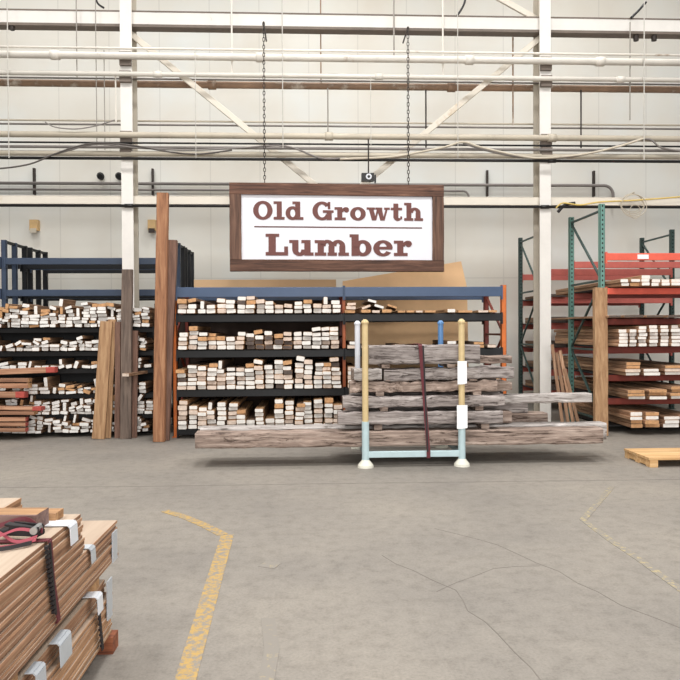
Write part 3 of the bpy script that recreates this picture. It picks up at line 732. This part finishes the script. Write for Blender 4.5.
# --- long boards with red ends lying along the front of the low left rack
RB = 'red-ended boards lying across the left rack'
rbl = [((-60,374.5),(56,369.5),.085,.13,'tan board with red end sticking furthest right, over the others at the left edge'),
       ((-60,380),(30,380),.06,.15,'upper tan board of the pair with a bare end at the left edge'),
       ((-60,385.5),(30,385.5),.075,.15,'lower tan board of the pair with a bare end at the left edge'),
       ((-60,394),(26,394.5),.09,.14,'short reddish board with red end in the middle of the left edge pile'),
       ((-60,406),(43,408.5),.055,.16,'long tan board with red end above the dark bundle at left edge'),
       ((-60,412),(36,412.5),.06,.16,'tan board directly under the long red-ended board at left edge'),
       ((-60,419),(27,419),.06,.12,'top dark reddish board of the lowest bundle at left edge'),
       ((-60,424),(27,424),.06,.12,'middle dark reddish board of the lowest bundle at left edge'),
       ((-60,429.5),(27,429.5),.06,.12,'bottom dark reddish board of the lowest bundle at left edge')]
for k, (p, q, h, w, lab) in enumerate(rbl):
    Yb = 10.70+ .01*(k % 3); a, c = W(*p, Yb), W(*q, Yb); b = MB(); red = k in (0,3,4,6,7,8)
    b.bar(a, c, w, h, (0,0,1), .1, 2, .002, 0, 1 if red else 2)
    if red and k < 5: b.bar(c-(c-a).normalized()*.13, c+(c-a).normalized()*.003, w+.004, h+.004, (0,0,1), .1, 1, 0, 1, 1)
    tag(b.build('red_ended_board', [M['redplank'], M['red_end'], M['tan_end']]), lab, 'board', RB)
for px in (-52, -12):
    x = X(px, 10.7); b = MB(); b.box(x-.04, x+.04, 10.64, 10.79, 0, Z(429.5, 10.71, 27)-.033); tag(b.build('spacer', M['dunnage']), 'wood block under the red-ended boards at the left edge', 'spacer', 'blocks under the red-ended boards')
_rb = [o for o in COL.objects if o.name.startswith('red_ended_board')]
bpy.context.view_layer.update()
_ext = sorted(((max(v.co.z for v in o.data.vertices if v.co.x < 0)+o.location.z, min(v.co.z for v in o.data.vertices if v.co.x < 0)+o.location.z) for o in _rb), reverse=True)
for (_, lo), (hi, _2) in zip(_ext[:-1], _ext[1:]):
    if lo-hi > .012:
        x = X(-34, 10.7); b = MB(); b.box(x-.04, x+.04, 10.65, 10.78, hi+.001, lo-.001); tag(b.build('spacer', M['dunnage']), 'wood block under the red-ended boards at the left edge', 'spacer', 'blocks under the red-ended boards')
a = W(125.5, 375, 10.62); c = W(152, 370.5, 11.3)
b = MB(); b.bar(a, c, .12, .045, (0,0,1), .1, 1, 0, 0, 1); tag(b.build('jutting_board', [M['floor_plank'], M['pink_end']]), 'lone pale board jutting out slantwise beside the grey upright plank', 'board')

# --- upright planks and beams leaning on the racks
def upright(name, pb, pt, w, d, m, label, Yb, Yt, seg=8, jit=.004, em=None):
    """pb, pt: measured foot and top mid points; the foot stands on the floor"""
    f = G(*pb); 
    foot = V((W(pb[0], pb[1], Yb).x, Yb, 0)); top = W(pt[0], pt[1], Yt)
    b = MB(); b.bar(foot+V((0,0,.012)), top, w, d, (0,1,0), .08, seg, jit)
    o = b.build(name, M[m]); lo = min(v.co.z for v in o.data.vertices)+o.location.z
    o.location.z -= lo-.0005
    return tag(o, label, 'beam')
upright('wooden_beam', (159,440), (162.8,193), .172, .12, 'beam_brown', 'tallest orange-brown wooden beam standing left of the rack under the sign', 10.40, 10.62)
upright('wooden_beam', (163.5,438), (171.8,240), .175, .10, 'beam_dark', 'dark brown beam standing right behind the tallest orange-brown beam', 10.53, 10.70)
upright('wooden_beam', (98.5,435), (106.5,321), .19, .06, 'beam_tan', 'wide tan beam leaning on the left rack, shortest and leftmost upright', 10.72, 10.82)
upright('wooden_beam', (107,433), (112.5,319), .12, .05, 'beam_tan', 'tan plank pressed behind the right edge of the wide tan beam', 10.80, 10.885)
upright('wooden_beam', (117.5,433), (118,321), .085, .05, 'beam_dark', 'narrow brown plank between the wide tan beam and grey beam', 10.82, 10.87)
upright('wooden_beam', (126,433), (127.5,269), .165, .07, 'beam_grey', 'grey-brown beam standing in front of the left white column', 10.72, 10.84)
upright('wooden_beam', (134,432), (135,330), .10, .05, 'beam_dark', 'brown plank peeking out right of the grey-brown beam', 10.83, 10.88)
upright('wooden_beam', (601,438.5), (600,288), .205, .10, 'beam_tan', 'tan beam standing against the green post of the right rack', 10.42, 10.68)
for k, (pb, pt) in enumerate((((563,431),(552,344)), ((569,431),(556.5,352)), ((574,431),(560,350)), ((579.5,431),(564.5,368)))):
    upright('thin_plank', pb, pt, .052, .02, 'thinplank', f"thin plank leaning behind the right column, {['first','second','third','fourth'][k]} from the column", 11.30-.03*k, 11.36-.03*k, 3, .001)

# --- right rack: green posts, red beams, long planks lying front to back
gx0 = X(602.5, YP); gx1 = gx0+2.62; YG1 = YP+1.36; hg = Z(203, YP)
rr = thing('pallet_rack', (gx0+1.3, YP, 0), 'green-posted rack with red beams at the right edge', 'rack')
frame(rr, gx0, YP, YG1, hg, 'green', 'green_dark', 3); frame(rr, gx1, YP, YG1, hg, 'green', 'green_dark', 3)
g_y = [287, 319, 348.5, 378, 402.5, 431.5]
g_z = [max(Z(y, YP-.35), .09) for y in g_y]
for Y, m in ((YP-.02, 'redbeam'), (YG1-.02, 'redbeam_old')):
    rbeam(rr, gx0, gx1, Y, Z(253.5, YP), .115, m)
    for i, z in enumerate(g_z):
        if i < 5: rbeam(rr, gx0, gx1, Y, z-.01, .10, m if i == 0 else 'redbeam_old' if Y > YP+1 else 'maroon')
for i, z in enumerate(g_z): deck(rr, gx0, gx1, YP, YG1, z-.002)
c = W(643, 256.5, YP-.05); b = MB(); b.box(c.x-.09, c.x+.09, YP-.058, YP-.047, c.z-.04, c.z+.03); tag(b.build('paper_note', M['paper']), 'white paper note stuck on the red top beam of the right rack', 'paper')
YG2, YG3 = 13.8, 15.15
r2 = thing('pallet_rack', (X(590, YG2), YG2, 0), 'green-posted rack further back, against the wall behind the right column', 'rack')
hx0 = X(520, YG3); hx1 = X(641, YG3); hg2 = Z(238, YG3)
for x in (hx0, hx1): frame(r2, x, YG2, YG3, hg2, 'green_dark', 'green_dark', 3)
for Y in (YG2-.02, YG3-.02):
    for zt_ in (Z(269.5, YG2), Z(298, YG2), Z(324, YG2), Z(349, YG2), Z(371, YG2), Z(392, YG2)): rbeam(r2, hx0, hx1, Y, zt_, .13, 'redbeam_old'); 
for k, zt_ in enumerate((Z(298, YG2), Z(324, YG2), Z(349, YG2), Z(371, YG2), Z(392, YG2))):
    deck(r2, hx0, hx1, YG2, YG3, zt_-.002)
    for q in range(4 if k else 2):
        for s_ in range(2 if k else 1):
            x = hx0+.29+q*.56; b = MB(); b.bar((x, YG2-.12, zt_+.035+.062*s_), (x, YG3-.12, zt_+.035+.062*s_), .42, .058, (0,0,1), .1, 1, 0, 0, 1)
            tag(b.build('stored_plank', [M['oldboard'], M['dark_end']]), f"dim wide plank on the back green rack, {['top','second','third','fourth','bottom'][k]} shelf, {ORD[q+1]} from left, {'on top' if s_ else 'underneath'}", 'plank', 'dim planks on the back rack')

PN = 'long planks on the right rack'
GSH = ['top', 'second', 'third', 'fourth', 'fifth', 'bottom']
def plank_row(i, cols, L=2.9, Yf=10.42, h=.052, end=None):
    """cols: (px left, px right, count)"""
    for ci, (pa, pb, n) in enumerate(cols):
        z = g_z[i]+.004
        for k in range(n):
            yf = Yf+random.uniform(-.07, .07); xa, xb = X(pa, yf), X(pb, yf)
            hh = h*random.uniform(.9, 1.1); w = (xb-xa)*random.uniform(.86, .97)
            e = end(ci, k, n) if end else ('white_end' if random.random() < .75 else 'pink_end')
            board((xa+xb)/2+random.uniform(-.008, .008), z, w, hh, yf, L*random.uniform(.94, 1.0), random.uniform(-.012, .012), random.uniform(-.004, .004), e, 'floor_plank',
                  f"{ENDN[e]} long plank, {'topmost' if k == n-1 else ORD[k+1]+' up'}, {ORD[ci+1]} pile from left, {GSH[i]} shelf of right rack", PN, 'long_plank', cat='plank')
            z += hh+.003
plank_row(0, [(620,629,2),(630,641,2),(641,650,3),(651,660,2),(661,670,2),(671,682,2),(683,695,2),(696,708,1)], end=lambda c,k,n: 'tan_end' if (c == 1 and k == 0) else 'white_end')
plank_row(1, [(608,622,1),(624,644,1),(646,664,1),(667,690,1)], h=.035, end=lambda c,k,n: 'dark_end')
plank_row(2, [(618,628,5),(629,637,5),(638,647,6),(649,658,6),(660,669,6),(671,681,6),(682,692,6)], end=lambda c,k,n: 'white_end' if c in (0,1,3,4) or random.random() < .7 else 'pink_end')
plank_row(3, [(625,641,4),(643,660,2),(664,684,3),(686,704,3)], h=.05, end=lambda c,k,n: random.choice(['white_end','tan_end','pink_end']))
plank_row(4, [(627,646,3),(648,668,3),(670,692,4)], h=.05, end=lambda c,k,n: 'white_end' if k == 0 else 'tan_end')
plank_row(5, [(630,643,4),(645,660,4),(663,680,3),(683,700,3)], h=.058, end=lambda c,k,n: random.choice(['white_end','tan_end','pink_end']))

# ------------------------------------------------------------------ portable stacking rack with old timbers
YF, YFR = 8.28, 9.62
pL, pR = X(365, YF), X(461.5, YF)
HP = 1.76
sr = thing('stacking_rack', ((pL+pR)/2, YF, 0), 'yellow-posted portable rack with light blue base, holding the weathered timbers', 'rack')
def spost(x, Y, h, m, mb_, r=.038):
    b = MB(); b.tube([(x, Y, .03), (x, Y, .56)], r*1.18, 16); b.build('sleeve', M[mb_], sr, smooth=False)
    b = MB(); b.tube([(x, Y, .40), (x, Y, h)], r, 16); p = b.build('post', M[m], sr)
    b = MB(); b.tube([(x, Y, h), (x, Y, h+.02), (x, Y, h+.05)], [r*1.25, r*1.2, r*.5], 16); b.build('cap', M[m], p)
    b = MB(); b.tube([(x, Y, .0), (x, Y, .03), (x, Y, .09)], [.10, .095, r*1.2], 16); b.build('foot', M['cream_foot'], sr)
spost(pL, YF, HP, 'yellow_post', 'blue_base'); spost(pR, YF, HP, 'yellow_post', 'blue_base')
spost(pL, YFR, HP, 'white_post', 'white_post'); spost(pR, YFR, HP, 'blue_post', 'blue_base')
for p0, p1 in (((pL, YF, .155), (pR, YF, .155)), ((pL, YFR, .155), (pR, YFR, .155)), ((pL, YF, .155), (pL, YFR, .155)), ((pR, YF, .155), (pR, YFR, .155))):
    b = MB(); b.bar(p0, p1, .05, .075, (0,0,1), .1); b.build('base_rail', M['blue_base'], sr)
TB = 'weathered timbers in the yellow-posted rack'
def timber(x0p, x1p, yt, yb, Y, d, m, label, seg=14, jit=.014, dz=0):
    """x range and heights measured at depth Y (front face); d = depth"""
    a, c = X(x0p, Y, (yt+yb)/2), X(x1p, Y, (yt+yb)/2); pm = 430
    z1, z0 = Z(yt, Y, pm), Z(yb, Y, pm); h = z1-z0
    b = MB(); b.bar((a, Y+d/2, (z0+z1)/2+dz), (c, Y+d/2, (z0+z1)/2-dz), d, h, (0,0,1), .09, seg, jit, 0, 1)
    o = b.build('timber', [M[m], M['barn_end']]); return tag(o, label, 'timber', TB)
Y1 = YF+.07
timber(195, 603, 430.5, 446.0, Y1, .24, 'barn_brown', 'longest front timber, bottom layer, reaching far left of the yellow rack', 34, .009)
timber(200, 607, 425.5, 442, Y1+.30, .24, 'barn_light', 'second long bottom timber, right behind the longest front timber', 34, .009)
timber(330, 560, 426, 440, Y1+.62, .24, 'barn', 'shorter timber at the back of the bottom layer')
for k, (px, w) in enumerate(((384,.16),(398,.14),(472,.16),(444,.12))):
    pass
def spacer(px, yt, yb, lab):
    x = X(px, Y1); z1, z0 = Z(yt, Y1, 430), Z(yb, Y1, 430); b = MB(); b.bar((x, Y1+.04, (z0+z1)/2), (x, Y1+.60, (z0+z1)/2), .10, (z1-z0), (0,0,1), .1, 1, 0)
    tag(b.build('spacer', M['barn_brown']), lab, 'spacer', 'spacers between the timber layers')
Zs = lambda y: Z(y, Y1, 430)
spacer(378, 424.2, 430.0, 'wood spacer above the bottom timbers near the left yellow post'); spacer(486, 424.2, 430.0, 'wood spacer above the bottom timbers right of right yellow post')
spacer(384, 406.8, 411.2, 'wood spacer under the third timber layer near the left yellow post'); spacer(480, 406.8, 411.2, 'wood spacer under the third timber layer right of right post')
spacer(380, 391.8, 395.7, 'wood spacer under the fourth timber layer near the left yellow post'); spacer(478, 391.8, 395.7, 'wood spacer under the fourth timber layer right of right post')
spacer(390, 379.8, 381.2, 'thin wood spacer under the second highest timber near the left yellow post'); spacer(474, 379.8, 381.2, 'thin wood spacer under the second highest timber right of right post')
timber(338, 503, 411.4, 424.0, Y1, .26, 'barn', 'front timber of the second layer up, just above the long bottom timbers', 20, .012)
timber(343, 505, 395.9, 406.6, Y1+.02, .26, 'barn', 'front timber of the third layer up, level with the lower paper', 20, .013)
timber(350, 497, 381.4, 391.6, Y1+.05, .24, 'barn_brown', 'ragged front timber of the fourth layer, below the upper paper', 22, .020)
timber(384, 514, 368.2, 379.6, Y1+.04, .24, 'barn', 'second highest front timber, sticking out to the right below the top one', 18, .013, -.012)
timber(369, 480, 345.2, 364.2, Y1+.02, .30, 'barn', 'topmost thick timber of the stack, under the red strap', 16, .010)
spacer(386, 364.4, 368.0, 'thin spacer under the topmost timber near the left post'); spacer(452, 364.4, 368.0, 'thin spacer under the topmost timber beside right post')
# timbers behind the front ones
timber(344, 512, 411.6, 424, Y1+.32, .24, 'barn_brown', 'timber behind the second layer front timber', 14, .014)
timber(352, 592, 396.2, 404.6, Y1+.34, .22, 'barn_light', 'pale third layer timber reaching right past the white column', 26, .009, -.01)
timber(356, 512, 382, 391, Y1+.34, .24, 'barn_brown', 'timber behind the ragged fourth layer timber', 16, .018)
timber(352, 500, 368.6, 379.6, Y1+.34, .24, 'barn_brown', 'timber behind the second highest front timber', 14, .014)
timber(372, 512, 356, 363.6, Y1+.42, .24, 'barn_brown', 'low timber behind the topmost thick timber, sticking out to its right', 14, .014)
timber(354, 382, 368.6, 379.6, Y1+.02, .24, 'barn_light', 'short timber stub beside the left yellow post', 5, .012)
# rear row, stacked without spacers
for k, (a_, c_, yt, yb, mm, nm) in enumerate(((352, 548, 414.4, 425.4, 'barn_brown', 'lowest, reaching furthest right'), (346, 528, 403.4, 414.0, 'barn', 'second from its bottom'), (350, 500, 392.2, 403.0, 'barn', 'third from its bottom'),
        (356, 504, 381.0, 391.8, 'barn_brown', 'fourth from its bottom'), (352, 496, 369.0, 380.6, 'barn', 'topmost of that row'))):
    timber(a_, c_, yt, yb, Y1+.66, .24, mm, 'rear row timber of the weathered stack, '+nm, 10, .006)
# strap over the timbers
s_ = MB(); xs = [W(420, 345.5, Y1), W(424, 395, Y1-.01), W(428.5, 457, YF-.045)]
z_top = Zs(345.2)+.012
path = [V((xs[0].x-.0, Y1+1.0, z_top-.05)), V((xs[0].x, Y1+.35, z_top)), V((xs[0].x, Y1+.0, z_top)), V((xs[0].x, Y1-.02, z_top-.02)), V((xs[1].x, Y1-.025, xs[1].z)), V((xs[2].x, YF-.045, .19)), V((xs[2].x, YF-.045, .11))]
s_.ribbon(path, (.045,0,0), .005, [(0,0,1),(0,0,1),(0,-1,0),(0,-1,0),(0,-1,0),(0,-1,0)])
stp = s_.build('ratchet_strap', M['strap_red']); tag(stp, 'dark red strap running down the front of the timber stack', 'strap')
s_ = MB(); s_.ribbon([path[3]+V((.035,-.004,0)), path[4]+V((.012,-.004,0)), path[5]+V((-.01,-.004,0))], (.02,0,0), .004, (0,-1,0)); s_.build('strap_tail', M['strap_black'], stp)
for k, (yt, yb, w) in enumerate(((361, 384.5, .115), (405, 429, .13))):
    c = W(462.3, (yt+yb)/2, YF-.05); h = (yb-yt)/SC(YF-.05); b = MB()
    fn = lambda u, v, d: V((c.x+u, YF-.050+d+abs(u)*.05, c.z+v))
    b.prism([(-w/2,-h/2),(0,-h/2),(w/2,-h/2+.01),(w/2,h/2),(0,h/2),(-w/2,h/2)], fn, 0, .003)
    tag(b.build('paper_sheet', M['paper']), ['upper white paper sheet taped to the right yellow post', 'lower white paper sheet taped to the right yellow post'][k], 'paper', 'papers on the yellow post')

# ------------------------------------------------------------------ low pallet at the right edge
p0 = G(650, 467.5); py0, py1 = p0.y, p0.y+.66; px0 = p0.x; px1 = px0+1.5
pl = thing('wooden_pallet', (px0+.75, (py0+py1)/2, 0), 'new pale low wooden pallet on the floor at the right edge', 'pallet')
for k, Y in enumerate((py0, py0+.28, py0+.56)):
    b = MB(); b.box(px0, px0+.10, Y, Y+.10, 0, .085); b.build('block', M['palletnew'], pl)
    b = MB(); b.box(px0+.7, px0+.8, Y, Y+.10, 0, .085); b.build('block', M['palletnew'], pl)
    b = MB(); b.box(px1-.10, px1, Y, Y+.10, 0, .085); b.build('block', M['palletnew'], pl)
for x in (px0, px0+.7, px1-.10):
    b = MB(); b.bar((x+.05, py0+.1, .045), (x+.05, py1, .045), .09, .07, (0,0,1), .05); b.build('stringer', M['palletnew'], pl)
for k in range(6):
    a = py0+.66*k/6; b = MB(); b.bar((px0-.01, a+.055, .101), (px1+.01, a+.055, .101), .106, .03, (0,0,1), .06); b.build('deck_board', M['palletnew'], pl)

# ------------------------------------------------------------------ foreground stack of wood sheets
SX1, SX0 = -1.05, -2.25
def sheet(z, h, Y0, Y1_, dx, m, label, grp, x0=SX0):
    b = MB(); b.bar(((x0+SX1+dx)/2, Y0, z+h/2), ((x0+SX1+dx)/2, Y1_, z+h/2), SX1+dx-x0, h, (0,0,1), .08, 1, 0, 0, 0, 1)
    return tag(b.build('wood_sheet', [m, M['sheet_top']]), label, 'sheet', grp)
pal = thing('wooden_pallet', ((SX0+SX1)/2, 2.5, 0), 'reddish pallet under the sheet stack in the foreground', 'pallet')
for Y in (1.5, 2.5, 3.56):
    b = MB(); b.box(SX0, SX1+.015, Y, Y+.1, 0, .085); b.build('runner', M['palletred'], pl if False else pal)
for k in range(5):
    a = SX0+.02+(SX1-SX0-.2)*k/4; b = MB(); b.box(a, a+.15, 1.4, 3.66, .085, .105); b.build('deck_board', M['palletred'], pal)
GR = 'wood sheets in the foreground stack'
z = .107
tiers = [(.107, 13, .0155, 3.60, 'sheet_low', 0, 'bottom bundle'), (.315, 5, .0170, 3.56, 'sheet', -.02, 'thin second bundle'), (.465, 12, .0160, 3.70, 'sheet', 0, 'third bundle'), (.662, 11, .0165, 3.17, 'sheet', .0, 'top bundle')]
zend = {}
for (z, n, h, Ye, m, dx0, nm) in tiers:
    for k in range(n):
        lab = f"pale wood sheet, {'topmost' if k == n-1 else 'lowest' if k == 0 else ORD[k+1]+' up'}, in the {nm} of the foreground stack"
        sheet(z, h-.0012, 1.35+random.uniform(-.03, .03), Ye+random.uniform(-.025, .025), dx0+random.uniform(-.009, .003), M[m], lab, GR); z += h
    zend[nm] = z
zA = zend['top bundle']
for k, Y in enumerate((1.6, 2.45, 3.40)):   # spacers between lower and upper bundles
    b = MB(); b.bar((SX0, Y, (zend['thin second bundle']+.4645)/2), (SX1+.004-.02, Y, (zend['thin second bundle']+.4645)/2), .09, .4645-zend['thin second bundle']-.001, (0,0,1), .06)
    tag(b.build('spacer', M['dunnage']), ['tan spacer block under the third bundle, nearest the camera', 'tan spacer block under the third bundle, below the red strap', 'tan spacer block under the third bundle at the far end'][k], 'spacer', 'spacers in the foreground stack')
# beams lying across the top
b = MB(); b.bar((SX0, 2.98, zA+.0375), (-1.14, 2.93, zA+.0375), .12, .075, (0,0,1), .06, 4, .002, 0, 0, top=1); tag(b.build('cross_board', [M['dunnage_dark'], M['dunnage']]), 'dark board lying across the top of the foreground stack behind the buckle', 'board')
b = MB(); b.bar((SX0, 3.10, zA+.02), (-1.12, 3.07, zA+.02), .09, .036, (0,0,1), .06, 4, .001, 0, 0); tag(b.build('cross_board', M['dunnage']), 'thin tan board across the foreground stack behind the dark board', 'board')
# ratchet strap with teeth-like edge, buckle and loose loops
sy = 2.74
st_ = thing('ratchet_strap', (SX1, sy, zA), 'dark red ratchet strap with buckle over the foreground stack', 'strap')
b = MB(); b.ribbon([(SX0+.1, sy-.02, zA+.004), (SX1-.10, sy, zA+.004), (SX1+.006, sy+.01, zA+.004), (SX1+.008, sy+.03, zA-.16), (SX1+.008, sy+.09, zA-.355), (SX1-.06, sy+.10, zA-.36)], (0,.032,0), .004,
                   [(0,0,1),(0,0,1),(1,0,0),(1,0,0),(0,0,-1)]); b.build('webbing', M['strap_red'], st_)
b = MB()
for k in range(15):
    t = k/15; zz = zA-.01-.30*t; yy = sy-.035+.07*t
    b.box(SX1+.006, SX1+.018, yy-.012, yy+.010, zz-.006, zz+.006)
b.ribbon([(SX1+.013, sy-.012, zA), (SX1+.013, sy+.045, zA-.31)], (0,.014,0), .004, (1,0,0)); b.build('toothed_edge', M['strap_black'], st_)
b = MB(); bz = zA+.02
b.bar((SX1-.20, sy+.05, bz+.012), (SX1-.03, sy+.02, bz+.012), .05, .022, (0,0,1), .2); b.bar((SX1-.17, sy+.035, bz+.045), (SX1-.05, sy+.01, bz+.03), .035, .010, (0,0,1), .2)
for q in (-.024, .024): b.bar((SX1-.15, sy+.03+q, bz+.03), (SX1-.03, sy+.015+q, bz+.022), .006, .04, (0,0,1), .2)
buck = b.build('buckle', M['strap_black'], st_)
b = MB(); b.tube([(SX1-.045, sy-.022, bz+.03), (SX1-.045, sy+.045, bz+.03)], .015, 14); b.build('spindle', M['steel'], buck)
def loop(pts, w, m, nm='loose_strap'):
    P = [V(p) for p in pts]; Q = []
    for k in range(len(P)-1):
        q0, q1, q2, q3 = P[max(k-1,0)], P[k], P[k+1], P[min(k+2,len(P)-1)]
        for i in range(6):
            t = i/6; Q.append(.5*((2*q1)+(q2-q0)*t+(2*q0-5*q1+4*q2-q3)*t*t+(3*q1-q0-3*q2+q3)*t**3))
    Q.append(P[-1]); b = MB(); b.ribbon(Q, (0,.008,w), .004, (0,-1,0)); b.build(nm, M[m], st_)
loop([(SX1-.03, sy-.02, bz+.01), (SX1-.10, sy-.05, bz+.0), (SX1-.18, sy-.03, bz+.03), (SX1-.24, sy-.05, bz+.0), (SX1-.36, sy-.03, bz+.02), (SX1-.5, sy-.03, bz)], .009, 'strap_pink')
loop([(SX1-.05, sy-.01, bz+.03), (SX1-.11, sy-.03, bz+.04), (SX1-.19, sy-.07, bz+.005), (SX1-.15, sy-.10, bz-.005), (SX1-.08, sy-.07, bz-.006), (SX1-.03, sy-.03, bz+.0)], .009, 'strap_pink')
loop([(SX1-.04, sy-.05, bz-.006), (SX1-.14, sy-.12, bz-.008), (SX1-.28, sy-.11, bz-.006), (SX1-.45, sy-.10, bz-.006)], .014, 'strap_black')
loop([(SX1-.02, sy+.01, bz+.02), (SX1-.12, sy+.09, bz+.05), (SX1-.22, sy+.06, bz+.03), (SX1-.30, sy+.02, bz+.005)], .016, 'strap_red')
# second strap low on the far end
z2 = zend['bottom bundle'] if 'bottom bundle' in zend else .3
b = MB(); b.ribbon([(SX1-.03, 3.33, .402), (SX1+.010, 3.33, .395), (SX1+.010, 3.40, .10)], (0,.03,0), .004, [(0,0,1),(1,0,0)])
for k in range(9):
    t = k/9; b.box(SX1+.012, SX1+.022, 3.33+.05*t-.020, 3.33+.05*t+.0, .37-.26*t-.005, .37-.26*t+.005)
tag(b.build('strap', M['strap_black']), 'short black strap down the lower far corner of the foreground stack', 'strap')
# plastic corner protectors
def protector(Y, z, dx, w, drop, flap, m, lab):
    b = MB(); x = SX1+dx
    b.ribbon([(x-flap, Y, z+.003), (x, Y, z+.003), (x+.008, Y+.005, z-.01), (x+.010, Y+.01, z-drop)], (0,w,0), .004, [(0,0,1),(1,0,1),(1,0,0)])
    tag(b.build('corner_protector', M[m]), lab, 'corner protector', 'plastic corner protectors')
protector(2.99, zA, .006, .085, .085, .24, 'plastic', 'white corner protector on the top bundle behind the buckle')
protector(3.25, zend['third bundle'], .006, .06, .07, .10, 'plastic_grey', 'grey corner protector on the third bundle near the far end')
protector(3.32, .402, .014, .075, .085, .06, 'plastic', 'white corner protector low on the far end, with black strap')
protector(2.86, .405, .012, .13, .10, .03, 'plastic_grey', 'cloudy plastic protector below the end of the red strap')
protector(2.60, .405, .012, .09, .10, .03, 'plastic_grey', 'cloudy plastic protector lowest and nearest on the foreground stack')
b = MB(); b.box(SX1+.003, SX1+.010, 3.60, 3.68, .465, .62); b.box(SX1+.003, SX1+.010, 3.50, 3.58, .20, .40); tag(b.build('plastic_wrap', M['plastic_grey']), 'strip of cloudy plastic on the far corner edge of the foreground stack', 'plastic')
# another bundle behind, at the left edge
qx1 = X(20, 4.5); q0 = MB()
op = thing('wooden_pallet', (qx1-.6, 4.4, 0), 'pallet under the second bundle at the left edge', 'pallet')
for Y in (3.95, 4.35): 
    b = MB(); b.box(qx1-1.2, qx1-.01, Y, Y+.1, 0, .1); b.build('runner', M['palletred'], op)
z = .102
for k in range(20):
    b = MB(); dx = random.uniform(-.012, .004); b.bar((qx1-.6+dx/2, 3.9, z+.012), (qx1-.6+dx/2, 4.5+random.uniform(-.02,.02), z+.012), 1.2+dx, .0238, (0,0,1), .08, 1, 0, 0, 0, 1); z += .025
    tag(b.build('wood_sheet', [M['sheet_low'], M['sheet_top']]), f"wood sheet, {'topmost' if k == 19 else ORD[k+1]+' up'}, in the second bundle at the left edge", 'sheet', 'wood sheets in the second bundle')
b = MB(); b.ribbon([(qx1-.14, 4.05, z+.003), (qx1+.006, 4.05, z+.003), (qx1+.010, 4.055, z-.08)], (0,.08,0), .004, [(0,0,1),(1,0,0)])
tag(b.build('corner_protector', M['plastic']), 'white corner protector on the second bundle at the left edge', 'corner protector', 'plastic corner protectors')

# ------------------------------------------------------------------ light
w = bpy.data.worlds.new('world'); scn.world = w; w.use_nodes = True
bg = w.node_tree.nodes['Background']; bg.inputs[0].default_value = (1.0, .985, .96, 1); bg.inputs[1].default_value = .36
def lamp(x, y, z, sx, sy, e, rot=(0,0,0), c=(1,.98,.955)):
    l = bpy.data.lights.new('fill_light', 'AREA'); l.shape = 'RECTANGLE'; l.size = sx; l.size_y = sy; l.energy = e; l.color = c
    o = bpy.data.objects.new('fill_light', l); COL.objects.link(o); o.location = (x, y, z); o.rotation_euler = rot
for x in (-6, 0, 6):
    for y, e in ((-1, 340), (5.5, 440), (11.8, 225)):
        lamp(x, y, 11.2, 1.6, 1.6, e)  # unseen overhead lights added as fill; the last row brightens the back wall
lamp(1, -9, 3.2, 10, 5, 1300, (R(90), 0, 0), (1, .985, .96))   # unseen fill added behind the camera, as daylight from an open door
scn.view_settings.view_transform = 'Standard'; scn.view_settings.look = 'None'; scn.view_settings.gamma = 1
scn.view_settings.use_curve_mapping = False
scn.view_settings.exposure = 0.0
